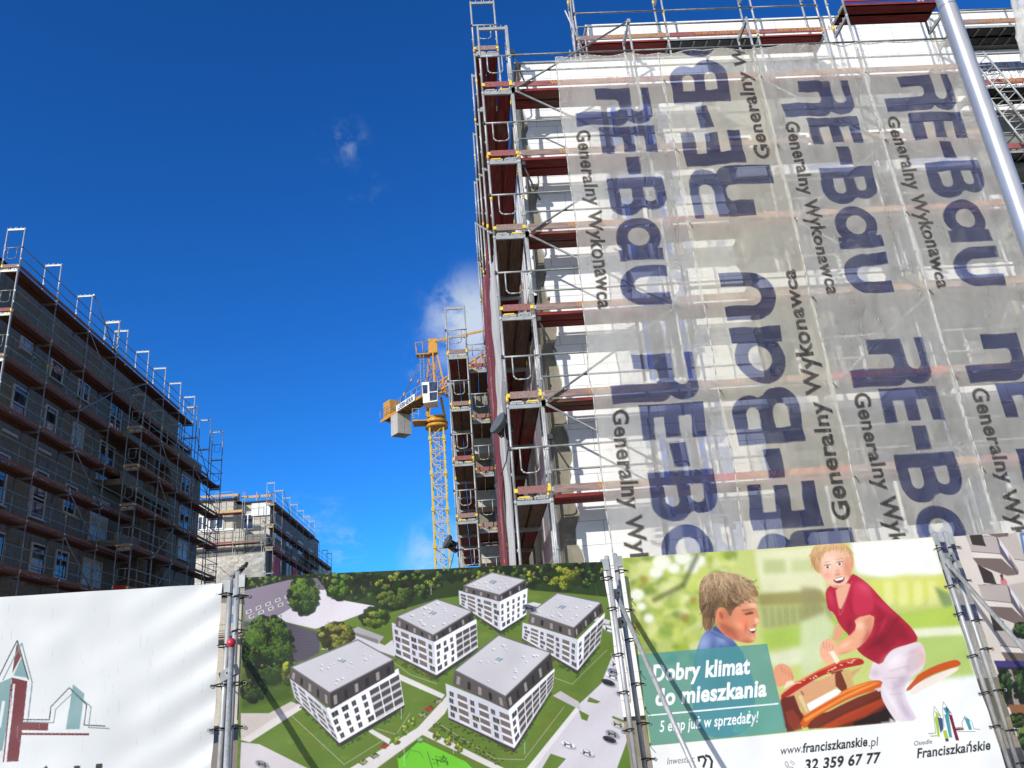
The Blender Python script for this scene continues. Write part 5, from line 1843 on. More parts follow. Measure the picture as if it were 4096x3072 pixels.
def paint_estate(pt):
    r = np.random.default_rng(21)
    P = lambda pts, c, a=1.0, s=0: pt.poly(on(E_, pts), c, a, s)
    Ln = lambda pts, w, c, a=1.0: pt.line(on(E_, pts), w * 0.7685 * pt.sx / 430, c, a)
    GR = (98, 122, 48)
    # grass, mottled
    for _ in range(900):
        x, y = r.uniform(60, 2150), r.uniform(60, 1150)
        c = (int(r.uniform(78, 122)), int(r.uniform(104, 142)), int(r.uniform(34, 58)))
        pt.ell(E_(x, y), r.uniform(8, 34), r.uniform(4, 14), c, 0.35)
    # woodland across the top
    P([(60, 190), (1000, 90), (2000, 40), (2000, 250), (1800, 230), (1590, 215), (1570, 205), (1240, 240), (1100, 260), (860, 330), (780, 300), (600, 260), (470, 190)], (44, 62, 26))
    for i in range(60):
        t = i / 59
        x = 110 + t * 1860
        yb = 170 - t * 80 + r.uniform(-14, 70)
        if x < 520: yb = min(yb, 175)
        h = r.uniform(34, 62)
        warm = r.uniform(0, 1) > 0.6
        leafy(pt, E_, x, yb, h * 0.75, h, (34, 50, 22), (66, 90, 34) if not warm else (96, 108, 36), (122, 142, 52) if not warm else (170, 172, 66), 70, 9, 300 + i)
    # school, yard and drives on the left
    P([(100, 215), (330, 160), (455, 150), (498, 212), (330, 325), (250, 362), (105, 372)], (136, 124, 138))
    P([(250, 362), (498, 212), (562, 205), (622, 268), (790, 300), (690, 345), (600, 378), (470, 412), (300, 372)], (214, 208, 214))
    P([(455, 150), (498, 212), (520, 205), (480, 150)], (112, 102, 116))
    for i in range(6):
        for j in range(2):
            x, y = 112 + i * 50 + j * 14, 322 - i * 20 + j * 24
            P([(x, y), (x + 26, y - 11), (x + 28, y + 5), (x + 2, y + 15)], (228, 228, 226)); P([(x + 4, y + 1), (x + 23, y - 7), (x + 24, y + 4), (x + 5, y + 11)], (92, 96, 70))
    P([(98, 380), (255, 362), (495, 430), (492, 535), (420, 575), (300, 600), (98, 590)], (84, 78, 90))
    for i in range(9):
        Ln([(100, 400 + i * 20), (490, 440 + i * 14)], 1.6, (64, 60, 70), 0.8)
    P([(500, 520), (640, 440), (660, 425), (830, 500), (870, 470), (890, 560), (780, 520)], (206, 202, 206))
    P([(650, 425), (690, 404), (826, 455), (795, 492)], (168, 164, 166)); P([(650, 425), (795, 470), (795, 492), (655, 440)], (128, 122, 124))
    leafy(pt, E_, 225, 525, 125, 170, (30, 46, 20), (56, 82, 30), (104, 130, 48), 900, 13, 1)
    leafy(pt, E_, 410, 245, 72, 92, (34, 56, 22), (62, 92, 34), (112, 138, 52), 380, 11, 2)
    leafy(pt, E_, 578, 458, 85, 72, (60, 66, 26), (104, 108, 42), (160, 156, 66), 380, 10, 3)
    leafy(pt, E_, 775, 355, 70, 48, (50, 70, 24), (92, 114, 40), (160, 168, 60), 260, 9, 4)
    leafy(pt, E_, 590, 190, 60, 70, (40, 62, 24), (80, 112, 38), (128, 150, 56), 240, 10, 5)
    leafy(pt, E_, 880, 240, 90, 70, (38, 52, 22), (74, 92, 36), (124, 132, 54), 320, 11, 6)
    leafy(pt, E_, 1760, 150, 70, 62, (50, 64, 20), (116, 124, 34), (182, 182, 62), 300, 10, 7)
    leafy(pt, E_, 330, 640, 30, 60, (70, 80, 24), (126, 136, 42), (180, 180, 70), 160, 8, 8)
    P([(85, 800), (200, 760), (330, 775), (370, 800), (260, 850), (90, 850)], (84, 112, 36), 0.8, 4)
    # paths and roads
    PV, RD = (216, 210, 206), (206, 202, 208)
    P([(85, 850), (230, 850), (345, 790), (390, 805), (240, 905), (85, 990)], (200, 190, 184))
    P([(88, 988), (250, 880), (400, 800), (420, 815), (130, 1000)], PV)
    P([(86, 1000), (180, 1010), (440, 1140), (80, 1140)], (204, 198, 200))
    P([(640, 1140), (1000, 925), (1150, 760), (1180, 770), (1140, 850), (1040, 950), (780, 1140)], PV)
    P([(890, 640), (1140, 755), (1125, 775), (885, 668)], PV); P([(1010, 920), (1460, 1140), (1395, 1140), (990, 945)], PV)
    P([(760, 930), (860, 985), (850, 1010), (745, 945)], PV)
    P([(1600, 1140), (1835, 832), (1840, 800), (1955, 695), (2010, 560), (2160, 480), (2160, 1140)], RD)
    P([(1740, 735), (1835, 790), (1850, 835), (1700, 760)], (190, 184, 186))
    P([(1560, 1140), (1820, 820), (1838, 832), (1600, 1140)], (224, 220, 218))
    P([(1835, 832), (1890, 860), (1880, 890), (1850, 880)], GR); P([(1690, 1058), (1770, 1085), (1720, 1140), (1640, 1140)], GR)
    P([(1890, 765), (1950, 790), (1930, 800), (1878, 790)], GR); P([(2012, 862), (2085, 890), (2085, 905), (2010, 875)], GR); P([(2090, 980), (2160, 940), (2160, 1140), (2030, 1140)], (92, 122, 44))
    P([(1560, 285), (1600, 275), (2000, 370), (1990, 390)], RD); P([(1770, 650), (1900, 720), (2020, 520), (1960, 520)], GR, 0.7)
    # hedges and lawns with fences
    for pts in ([(345, 860), (620, 1115), (820, 990)], [(790, 930), (890, 960), (960, 850)], [(1085, 890), (1400, 1085), (1550, 1090), (1760, 815)], [(1640, 640), (1800, 700), (1985, 520)], [(880, 590), (960, 650), (1100, 700)]):
        Ln(pts, 2.4, (176, 172, 150), 0.9)
    for i in range(60):
        t = i / 59
        x, y = 1080 + t * 340 + r.normal(0, 12), 905 + t * 200 + r.normal(0, 8)
        pt.ell(E_(x, y), 5, 3.5, (58, 76, 30))
    # flower beds and playground
    for (x, y) in ((720, 1105), (778, 1072), (830, 1020), (1025, 860), (1060, 828), (1105, 790)):
        P([(x - 28, y), (x + 5, y - 20), (x + 26, y - 4), (x - 4, y + 16)], (74, 78, 54))
        for _ in range(16):
            pt.ell(E_(x + r.normal(0, 10), y + r.normal(0, 5)), 3.6, 2.8, (176, 52, 40) if (x in (830, 1060)) else (146, 150, 110))
    P([(895, 1078), (1000, 985), (1250, 1100), (1300, 1150), (905, 1150)], (112, 196, 52))
    P([(895, 1078), (1000, 985), (1010, 990), (906, 1085)], (70, 110, 40))
    Ln([(1050, 1050), (1080, 1140)], 3, (60, 70, 50)); Ln([(940, 1085), (960, 1040), (1010, 1052), (1030, 1080)], 3, (80, 130, 60))
    pt.ell(E_(1012, 990), 16, 11, (90, 110, 80)); pt.ell(E_(1012, 986), 11, 7, (140, 170, 120))
    for _ in range(30):
        pt.ell(E_(1100 + r.uniform(-30, 60), 1080 + r.uniform(-10, 40)), 4, 3, (60, 120, 40))
    for (x, y) in ((890, 985), (935, 935), (970, 890), (1100, 965), (1160, 995), (1215, 1030)):
        leafy(pt, E_, x, y, 16, 24, (110, 130, 44), (150, 172, 62), (190, 200, 90), 50, 6, int(x))
    # the five blocks: roof, brick storey, white storeys
    BL = [
        dict(roof=[(345, 612), (690, 470), (875, 572), (545, 745)], l=[(333, 655), (527, 825), (598, 1012), (365, 775)], rt=[(527, 825), (900, 618), (932, 815), (598, 1012)], dl=[(345, 612), (545, 745), (553, 830), (333, 668)], dr=[(545, 745), (875, 572), (882, 640), (553, 830)], n=(5, 7)),
        dict(roof=[(1240, 190), (1385, 122), (1560, 160), (1425, 238)], l=[(1213, 215), (1425, 262), (1432, 430), (1218, 290)], rt=[(1425, 262), (1570, 203), (1563, 345), (1432, 430)], dl=[(1240, 190), (1425, 238), (1425, 272), (1235, 222)], dr=[(1425, 238), (1560, 160), (1565, 203), (1425, 272)], n=(5, 5)),
        dict(roof=[(1580, 332), (1725, 228), (1950, 277), (1810, 408)], l=[(1545, 380), (1830, 468), (1828, 636), (1542, 465)], rt=[(1830, 468), (1970, 330), (1945, 492), (1828, 636)], dl=[(1580, 332), (1810, 408), (1816, 462), (1572, 382)], dr=[(1810, 408), (1950, 277), (1962, 325), (1816, 462)], n=(7, 4)),
        dict(roof=[(890, 352), (1100, 260), (1285, 322), (1080, 447)], l=[(865, 382), (1084, 472), (1096, 662), (882, 555)], rt=[(1084, 472), (1305, 362), (1312, 515), (1096, 662)], dl=[(890, 352), (1080, 447), (1086, 482), (885, 402)], dr=[(1080, 447), (1285, 322), (1292, 368), (1086, 482)], n=(5, 6)),
        dict(roof=[(1190, 628), (1420, 446), (1690, 537), (1455, 762)], l=[(1143, 697), (1472, 830), (1502, 1040), (1160, 880)], rt=[(1472, 830), (1710, 618), (1700, 720), (1502, 1040)], dl=[(1190, 628), (1455, 762), (1470, 835), (1180, 700)], dr=[(1455, 762), (1690, 537), (1702, 618), (1470, 835)], n=(6, 6)),
    ]
    for bi, b in enumerate(BL):
        P([(b['l'][3][0] + 8, b['l'][3][1]), (b['l'][2][0], b['l'][2][1] + 14), (b['rt'][2][0] + 10, b['rt'][2][1] + 6), (b['rt'][3][0], b['rt'][3][1] - 30)], (52, 54, 46))
        P(b['l'], (206, 206, 214)); P(b['rt'], (240, 240, 244))
        P(b['dl'], (92, 84, 82)); P(b['dr'], (62, 57, 58))
        P(b['roof'], (198, 196, 200))
        for i in range(4):
            Ln([b['roof'][i], b['roof'][(i + 1) % 4]], 6, (108, 106, 108))
        # roof vents and rooflights
        for _ in range(16):
            u, v = r.uniform(0.1, 0.9), r.uniform(0.12, 0.88)
            x, y = quad_uv(b['roof'], u, v); s = r.uniform(6, 12) * (0.75 if bi in (1,) else 1)
            P([(x - s, y), (x - s * 0.2, y - s * 0.55), (x + s, y), (x + s * 0.2, y + s * 0.55)], (226, 225, 226)); P([(x - s, y), (x + s * 0.2, y + s * 0.55), (x + s * 0.2, y + s * 1.0), (x - s, y + s * 0.45)], (128, 126, 130))
        x, y = quad_uv(b['roof'], 0.55, 0.38)
        P([(x - 20, y + 4), (x, y - 9), (x + 26, y - 1), (x + 6, y + 13)], (126, 146, 158)); Ln([(x - 10, y + 8), (x + 12, y - 5)], 2, (220, 222, 224))
        for face, cols, wc, big in (('l', b['n'][0], (66, 62, 60), False), ('rt', b['n'][1], (50, 48, 50), True)):
            q = b[face]
            for i in range(cols):
                for j in range(4):
                    u0 = (i + 0.26 + r.uniform(-.06, .06)) / cols; u1 = u0 + (0.40 + (0.22 if r.uniform() > 0.7 else 0)) / cols
                    v0 = 0.17 + j * 0.195; v1 = v0 + 0.135
                    if not big and i % 2 == 1 or big and bi in (0, 3) and i >= cols - 3 or big and bi in (2, 4) and i > 0:
                        w0, w1 = (i + 0.04) / cols, (i + 0.96) / cols        # balcony: dark recess, pale parapet
                        P([quad_uv(q, w0, v0 - 0.02), quad_uv(q, w1, v0 - 0.02), quad_uv(q, w1, v1), quad_uv(q, w0, v1)], (78, 74, 74) if big else (112, 104, 100))
                        P([quad_uv(q, w0, v1 - 0.02), quad_uv(q, w1, v1 - 0.02), quad_uv(q, w1, v1 + 0.045), quad_uv(q, w0, v1 + 0.045)], (196, 194, 196) if big else (226, 224, 224))
                    else:
                        P([quad_uv(q, u0, v0), quad_uv(q, u1, v0), quad_uv(q, u1, v1), quad_uv(q, u0, v1)], wc)
                        Ln([quad_uv(q, u0, v0), quad_uv(q, u0, v1)], 1.4, (150, 148, 150)); Ln([quad_uv(q, (u0 + u1) / 2, v0), quad_uv(q, (u0 + u1) / 2, v1)], 1.2, (176, 174, 176)); P([quad_uv(q, u0, v0 + 0.07), quad_uv(q, u1, v0 + 0.07), quad_uv(q, u1, v1), quad_uv(q, u0, v1)], tuple(int(w_ * r.uniform(0.8, 2.0)) for w_ in wc), 0.6)
        P([quad_uv(b['l'], 0, 0.955), quad_uv(b['l'], 1, 0.955), quad_uv(b['l'], 1, 1.02), quad_uv(b['l'], 0, 1.02)], (70, 64, 62)); P([quad_uv(b['rt'], 0, 0.955), quad_uv(b['rt'], 1, 0.955), quad_uv(b['rt'], 1, 1.02), quad_uv(b['rt'], 0, 1.02)], (58, 54, 52))
        for face, cols in (('dl', 5), ('dr', 6)):
            q = b[face]
            for i in range(cols):
                u0, u1 = (i + 0.3) / cols, (i + 0.6) / cols
                P([quad_uv(q, u0, 0.3), quad_uv(q, u1, 0.3), quad_uv(q, u1, 0.85), quad_uv(q, u0, 0.85)], (40, 38, 40) if i % 2 else (150, 144, 140))
        for _ in range(26):
            u = r.uniform(0, 1); x, y = quad_uv(b['l'], u, 1.04 + r.uniform(0, 0.12)); pt.ell(E_(x, y), 6, 4, (58 + int(r.uniform(0, 30)), 84, 32))
            x, y = quad_uv(b['rt'], u, 1.05 + r.uniform(0, 0.1)); pt.ell(E_(x, y), 5, 4, (58, 80 + int(r.uniform(0, 20)), 34))
    # cars
    for (x, y, c) in ((1780, 1010, (226, 226, 228)), (1877, 1052, (214, 214, 216)), (1995, 985, (54, 54, 62)), (2010, 955, (150, 150, 158)), (2040, 905, (196, 190, 176)), (1990, 690, (52, 52, 58)), (2015, 655, (224, 224, 228)), (2022, 634, (130, 134, 150)), (2035, 595, (210, 210, 214)), (1995, 412, (220, 220, 222)), (195, 1112, (140, 140, 144)), (1580, 305, (90, 96, 110))):
        rot = 0.35
        pt.ell(E_(x + 4, y + 9), 31, 11, (120, 116, 122), 0.7, 2, rot)
        pt.ell(E_(x, y), 29, 12, c, 1, 0, rot); pt.ell(E_(x - 2, y - 5), 17, 7.5, tuple(int(q * 0.35) for q in c), 1, 0, rot); pt.ell(E_(x - 3, y - 8), 13, 4.5, c, 1, 0, rot)
        for dx in (-16, 16):
            pt.ell(E_(x + dx, y + 8 + dx * 0.3), 4.5, 4.5, (30, 30, 32))
    pt.a = box_blur(pt.a, 1)
    pt.grain(0.025, 78)
    # lamp posts, people-sized dashes
    for (x, y, h) in ((915, 880, 60), (1185, 1060, 70), (1555, 1060, 60), (1290, 960, 0), (1070, 235, 40), (930, 1120, 90)):
        Ln([(x, y), (x, y - h)], 1.8, (200, 200, 200))
    P([(85, 640), (330, 620), (360, 775), (200, 800), (88, 830)], (38, 58, 24), 0.55, 8)
    leafy(pt, E_, 150, 720, 60, 70, (26, 40, 16), (44, 66, 24), (84, 108, 38), 260, 10, 9)


def paint_children(pt):
    r = np.random.default_rng(33)
    k2 = pt.sx / 430                                        # one measured pixel of the print, roughly
    PK = lambda pts, c, a=1.0, s=0, sm=0: pt.poly(on(K_, pts), c, a, s, sm)
    PL = lambda pts, c, a=1.0, s=0, sm=0: pt.poly(on(L_, pts), c, a, s, sm)
    LK = lambda pts, w, c, a=1.0, s=0: pt.line(on(K_, pts), w * 0.586 * k2, c, a, None, s)
    LL = lambda pts, w, c, a=1.0, s=0: pt.line(on(L_, pts), w * 0.586 * k2, c, a, None, s)
    # out-of-focus garden
    PK([(120, 180), (1440, 120), (2300, 80), (2560, 1400), (1400, 1420), (320, 1520)], (196, 206, 120))
    for _ in range(420):                                    # soft green foliage on the left
        x, y = r.uniform(110, 900), r.uniform(180, 960)
        c = [(150, 172, 50), (112, 146, 40), (196, 208, 96), (84, 116, 34), (224, 226, 160)][int(r.integers(0, 5))]
        s = r.uniform(16, 60)
        pt.ell(K_(x, y), s * 0.62, s * 0.5, c, 0.5, 9)
    for (x, y, s) in ((250, 480, 46), (420, 260, 60), (560, 230, 55), (380, 330, 44), (280, 560, 30), (620, 300, 46), (500, 300, 40), (660, 250, 50), (330, 640, 34)):
        pt.ell(K_(x, y), s * 0.6, s * 0.5, (242, 244, 226), 0.9, 8)
    LK([(360, 520), (560, 420), (660, 210)], 40, (84, 92, 44), 0.8, 8)
    for (x, y, s) in ((570, 640, 30), (630, 520, 26), (300, 380, 28), (240, 700, 30)):
        pt.ell(K_(x, y), s * 0.6, s * 0.6, (150, 120, 50), 0.7, 8)
    # pale house and lawn in the middle
    PK([(1050, 170), (1500, 150), (1540, 460), (1090, 470)], (226, 226, 186), 0.9, 12)
    PK([(1110, 240), (1260, 235), (1270, 330), (1110, 340)], (156, 176, 96), 0.6, 12); PK([(1300, 240), (1500, 230), (1500, 320), (1300, 330)], (180, 192, 120), 0.6, 12)
    PK([(1060, 480), (1500, 440), (1560, 540), (1080, 560)], (140, 124, 76), 0.75, 10)
    PK([(1080, 560), (1560, 540), (1600, 660), (1100, 720)], (150, 156, 100), 0.8, 12)
    for i in range(10):
        LK([(1090 + i * 48, 560), (1100 + i * 50, 720)], 12, (188, 188, 130), 0.6, 5)
    PK([(1090, 730), (1600, 640), (2600, 560), (2600, 900), (1500, 800), (1110, 860)], (168, 196, 82), 0.95, 14)
    PK([(1090, 900), (1560, 790), (1600, 900), (1200, 980)], (222, 226, 190), 0.95, 12)
    PL([(330, 100), (950, 70), (1000, 330), (700, 400), (380, 330)], (250, 252, 246), 1, 14)
    PL([(460, 380), (700, 340), (1010, 350), (1040, 470), (720, 560), (480, 480)], (214, 218, 106), 0.95, 14)
    for x in (560, 660, 760, 860):
        PL([(x, 390), (x + 60, 390), (x + 70, 540), (x + 5, 560)], (236, 236, 160), 0.6, 10)
    PL([(900, 420), (1010, 470), (1100, 700), (1010, 660)], (120, 146, 96), 0.9, 10)
    PL([(620, 640), (1100, 540), (1110, 720), (760, 720)], (178, 204, 84), 1, 10)
    PL([(700, 720), (1120, 690), (1140, 760), (760, 780)], (232, 234, 206), 0.95, 8)
    PL([(760, 770), (1140, 750), (1190, 1040), (840, 1080)], (176, 200, 110), 1, 10)
    PL([(560, 1080), (1220, 1030), (1300, 1420), (500, 1420)], (238, 241, 238), 1, 14)
    PL([(0, 660), (160, 600), (230, 700), (120, 1000), (0, 1040)], (206, 218, 170), 0.9, 14)
    PL([(0, 420), (110, 430), (150, 600), (0, 660)], (150, 144, 96), 0.7, 12)
    # ---- boy in blue, seen from the side
    SK, SKD, SKL = (222, 146, 108), (186, 100, 70), (244, 188, 150)
    PK([(700, 735), (760, 700), (850, 735), (930, 820), (985, 930), (1025, 1010), (1060, 1180), (1010, 1440), (660, 1460), (612, 1100), (640, 880)], (96, 118, 172), 1, 1, 2)
    PK([(790, 840), (850, 780), (930, 825), (985, 900), (960, 980), (850, 990)], (80, 100, 156), 1, 2, 1)
    PK([(720, 715), (775, 695), (860, 745), (840, 760), (760, 720)], (66, 84, 136), 1, 1)
    PK([(690, 770), (660, 900), (650, 1000), (700, 900)], (132, 152, 196), 0.7, 6, 1)
    PK([(780, 600), (860, 560), (950, 530), (1020, 495), (1060, 510), (1066, 590), (1082, 655), (1076, 676), (1056, 690), (1058, 712), (1050, 740), (1054, 775), (1040, 805), (985, 812), (905, 790), (840, 755), (790, 700), (770, 640)], SK, 1, 1, 1)
    PK([(800, 660), (870, 700), (960, 790), (900, 790), (820, 740)], SKD, 0.75, 6, 1)
    PK([(960, 640), (1010, 660), (1000, 720), (950, 740), (920, 690)], (236, 140, 104), 0.8, 8, 1)
    PK([(1020, 510), (1056, 520), (1060, 580), (1020, 570)], SKL, 0.8, 5, 1)
    PK([(1046, 630), (1080, 655), (1072, 674), (1048, 680)], SKL, 0.8, 3, 1)
    PK([(975, 612), (1035, 598), (1040, 610), (985, 622)], (70, 40, 34), 1, 1); LK([(960, 590), (1045, 575)], 9, (120, 76, 48), 0.9, 1)
    PK([(1000, 712), (1054, 706), (1050, 738), (1026, 748)], (110, 30, 30), 1, 1, 1); PK([(1008, 714), (1052, 709), (1048, 724), (1018, 730)], (244, 240, 230))
    LK([(985, 690), (1000, 720), (1020, 760)], 5, SKD, 0.8, 2)
    PK([(775, 600), (800, 570), (836, 580), (850, 640), (840, 676), (806, 672), (786, 640)], (226, 138, 100), 1, 1, 2); PK([(798, 600), (826, 600), (836, 650), (812, 650)], (160, 74, 50), 0.8, 3, 1)
    u = pt.sx / 430 * 0.586
    FACE = [(780, 600), (860, 560), (950, 530), (1020, 495), (1060, 510), (1066, 590), (1082, 655), (1076, 676), (1056, 690), (1058, 712), (1050, 740), (1054, 775), (1040, 805), (985, 812), (905, 790), (840, 755), (790, 700), (770, 640)]
    pt.shade(on(K_, FACE), [(K_(1030, 540), 55 * u, 40 * u, (250, 196, 158), 0.75, 0), (K_(965, 665), 50 * u, 44 * u, (240, 134, 96), 0.7, 0), (K_(940, 690), 30 * u, 24 * u, (250, 178, 140), 0.5, 0.3),
                            (K_(880, 720), 90 * u, 38 * u, (168, 84, 56), 0.75, 0.6), (K_(1000, 800), 60 * u, 22 * u, (176, 92, 62), 0.7, 0.1), (K_(1035, 780), 22 * u, 18 * u, (246, 176, 138), 0.6, 0), (K_(1005, 600), 46 * u, 16 * u, (150, 74, 52), 0.65, -0.15),
                            (K_(1062, 655), 14 * u, 14 * u, (255, 205, 170), 0.7, 0), (K_(1045, 690), 16 * u, 8 * u, (150, 66, 46), 0.6, 0), (K_(860, 600), 40 * u, 70 * u, (170, 92, 62), 0.6, 0.4), (K_(985, 705), 12 * u, 40 * u, (170, 80, 56), 0.5, 0.3)])
    SHIRT = [(700, 735), (760, 700), (850, 735), (930, 820), (985, 930), (1025, 1010), (1060, 1180), (1010, 1440), (660, 1460), (612, 1100), (640, 880)]
    pt.shade(on(K_, SHIRT), [(K_(700, 800), 50 * u, 60 * u, (158, 176, 214), 0.7, 0.4), (K_(820, 790), 50 * u, 30 * u, (150, 168, 210), 0.6, 0.6), (K_(760, 900), 26 * u, 120 * u, (66, 84, 134), 0.7, 0.25), (K_(900, 860), 50 * u, 50 * u, (70, 88, 146), 0.6, 0.4),
                             (K_(680, 1000), 40 * u, 120 * u, (128, 148, 192), 0.5, 0.1), (K_(830, 1080), 40 * u, 140 * u, (58, 76, 126), 0.6, -0.2), (K_(800, 760), 70 * u, 12 * u, (58, 72, 118), 0.6, 0.5)])
    PK([(668, 430), (690, 370), (740, 335), (800, 320), (870, 330), (950, 350), (1010, 385), (1050, 430), (1072, 480), (1060, 500), (1010, 500), (960, 540), (900, 580), (880, 640), (862, 600), (840, 570), (800, 566), (778, 610), (772, 690), (720, 728), (694, 700), (690, 630), (664, 560)], (132, 100, 66), 1, 1, 1)
    HAIR = [(668, 430), (690, 370), (740, 335), (800, 320), (870, 330), (950, 350), (1010, 385), (1050, 430), (1072, 480), (1060, 500), (1010, 500), (960, 540), (900, 580), (880, 640), (862, 600), (840, 570), (800, 566), (778, 610), (772, 690), (720, 728), (694, 700), (690, 630), (664, 560)]
    pt.shade(on(K_, HAIR), [(K_(760, 620), 60 * u, 110 * u, (74, 52, 34), 0.8, 0.1), (K_(900, 540), 90 * u, 40 * u, (84, 58, 36), 0.8, -0.4), (K_(860, 370), 110 * u, 40 * u, (206, 176, 130), 0.75, 0.2), (K_(710, 440), 40 * u, 70 * u, (160, 128, 86), 0.6, 0), (K_(1010, 440), 40 * u, 34 * u, (196, 158, 110), 0.7, 0.6)])
    for q in range(900):                                   # strands sweep from the crown down and forward
        x0, y0 = r.uniform(690, 1050), r.uniform(330, 560)
        if y0 < 320 + abs(x0 - 840) ** 2 / 560: continue
        side = (x0 - 790) / 260
        an = math.pi / 2 - side * 1.05 + r.normal(0, 0.28)
        L = r.uniform(35, 100)
        cv = r.normal(0.25, 0.5) * (1 if x0 > 800 else -1)
        pts = [(x0, y0)]
        for j in range(3):
            pts.append((pts[-1][0] + L / 3 * math.cos(an), pts[-1][1] + L / 3 * math.sin(an))); an -= cv / 3
        xe, ye = pts[-1]
        if ye > 722 or xe < 664 or (xe > 782 and ye > 575) or (xe > 880 and ye > 565) or (xe > 965 and ye > 548) or xe > 1080 or (xe > 800 and ye > 560 and xe < 850): continue
        hi = np.clip(0.70 - (y0 - 330) / 360 + r.normal(0, 0.24), 0, 1)
        c = tuple(int(v) for v in np.array((78, 54, 34)) * (1 - hi) + np.array((232, 204, 160)) * hi)
        LK(pts, r.uniform(2.0, 5.0), c, 0.75)
    for _ in range(46):
        x0, y0 = r.uniform(680, 1050), 0
        y0 = 324 + abs(x0 - 840) ** 2 / 600 + r.uniform(0, 20)
        LK([(x0, y0), (x0 + r.uniform(-30, 30), y0 - r.uniform(2, 16)), (x0 + r.uniform(-56, 50), y0 - r.uniform(-6, 18))], 2.2, (214, 186, 140), 0.7)
    for _ in range(44):
        x0, y0 = r.uniform(900, 1060), r.uniform(430, 500)
        LK([(x0, y0), (x0 + r.uniform(5, 25), y0 + r.uniform(10, 30)), (x0 + r.uniform(-10, 34), y0 + r.uniform(24, 50))], 2.4, (196, 156, 108), 0.75)
    for _ in range(24):
        x0 = r.uniform(690, 775); LK([(x0, 640), (x0 + r.normal(0, 6), 700), (x0 + r.normal(-6, 8), 728)], 3, [(96, 66, 42), (176, 142, 98)][int(r.integers(0, 2))], 0.7)
    LK([(1008, 606), (1030, 604)], 4, (40, 22, 20), 1)
    # ---- rocking toy
    PL([(-30, 1190), (200, 1060), (420, 965), (330, 1060), (180, 1120), (-30, 1215)], (206, 164, 120), 1, 1)
    PK([(1215, 1160), (1330, 1065), (1536, 1060), (1536, 1200), (1400, 1230), (1230, 1300)], (214, 168, 124), 1, 1)
    PL([(-150, 1170), (-90, 1120), (0, 1062), (120, 992), (250, 932), (350, 908), (410, 912), (432, 938), (420, 955), (330, 972), (250, 992), (120, 1040), (0, 1112), (-120, 1190)], (178, 36, 26), 1, 1, 1)
    PL([(-100, 1115), (0, 1056), (120, 990), (260, 930), (380, 910), (390, 918), (260, 945), (120, 1004), (0, 1072)], (226, 90, 60), 0.9, 2)
    for _ in range(30):
        t = r.uniform(0, 1); pt.ell(L_(-60 + t * 420, 1095 - t * 175 + r.normal(0, 8)), 4, 2, (240, 200, 170), 0.8)
    PK([(1220, 1170), (1290, 1180), (1330, 1380), (1260, 1410), (1225, 1280)], (120, 44, 24), 1, 1, 1)
    PL([(200, 1010), (290, 985), (320, 1105), (270, 1140)], (112, 44, 22), 1, 1); PL([(280, 990), (330, 985), (360, 1098), (320, 1115)], (214, 174, 112), 1, 1)
    PL([(-30, 1150), (10, 1140), (50, 1260), (10, 1290)], (210, 170, 110), 1, 1)
    PL([(-60, 1330), (60, 1390), (300, 1378), (560, 1345), (600, 1230), (575, 1120), (400, 1180), (200, 1270)], (100, 38, 20), 1, 1)
    PL([(120, 1385), (300, 1290), (560, 1180), (560, 1225), (340, 1330), (220, 1385)], (176, 66, 22), 1, 3)
    PL([(330, 1370), (480, 1290), (620, 1250), (640, 1345), (540, 1358)], (40, 20, 18), 1, 4)
    PL([(-70, 1350), (-40, 1310), (60, 1245), (200, 1170), (350, 1100), (480, 1060), (560, 1056), (582, 1085), (570, 1112), (480, 1135), (350, 1178), (200, 1245), (60, 1330), (-20, 1395), (-62, 1390)], (204, 92, 24), 1, 1, 1)
    PL([(-30, 1312), (60, 1250), (200, 1176), (350, 1106), (480, 1068), (552, 1064), (480, 1085), (350, 1125), (200, 1195), (60, 1275)], (240, 148, 62), 0.9, 3)
    PL([(470, 1110), (560, 1085), (575, 1112), (520, 1135)], (226, 206, 214), 0.9, 3)
    PL([(705, 1135), (780, 1050), (800, 1020), (900, 965), (1000, 930), (1060, 918), (1092, 940), (1085, 962), (1000, 985), (880, 1030), (780, 1095), (745, 1130)], (200, 84, 26), 1, 1, 1)
    PL([(745, 1132), (880, 1036), (1000, 990), (1088, 964), (1060, 1000), (960, 1060), (840, 1120), (755, 1168)], (238, 226, 214), 1, 1, 1)
    PL([(530, 1310), (580, 1300), (640, 1345), (545, 1358)], (206, 196, 196), 1, 2)
    P3 = lambda x, y: (3050 + x * 0.4016, 2700 + y * 0.4016)
    P3p = lambda pts, c, a=1.0, sf=1, sm=0: pt.poly([P3(*q) for q in pts], c, a, sf, sm)
    P3p([(425, 292), (560, 220), (720, 138), (775, 160), (740, 195), (600, 275), (455, 362)], (246, 246, 240))
    P3p([(355, 152), (520, 70), (715, -20), (760, 95), (700, 140), (560, 215), (420, 285)], (216, 162, 118))
    P3p([(360, 152), (395, 175), (400, 215), (372, 190)], (150, 90, 56), 0.8)
    P3p([(705, -10), (745, -25), (830, 140), (775, 165), (715, 110)], (116, 52, 30)); P3p([(765, -30), (820, -45), (898, 112), (838, 138)], (206, 170, 112))
    P3p([(170, 240), (300, 200), (350, 330), (400, 420), (300, 560), (230, 570), (190, 380)], (104, 40, 24), 1, 2)
    P3p([(215, 370), (290, 340), (350, 420), (385, 540), (300, 560), (240, 470)], (136, 54, 34), 0.9, 3)
    P3p([(310, 205), (372, 190), (455, 375), (405, 402), (340, 290)], (204, 172, 116)); P3p([(340, 215), (372, 200), (440, 360), (420, 372)], (232, 206, 156), 0.8, 2)
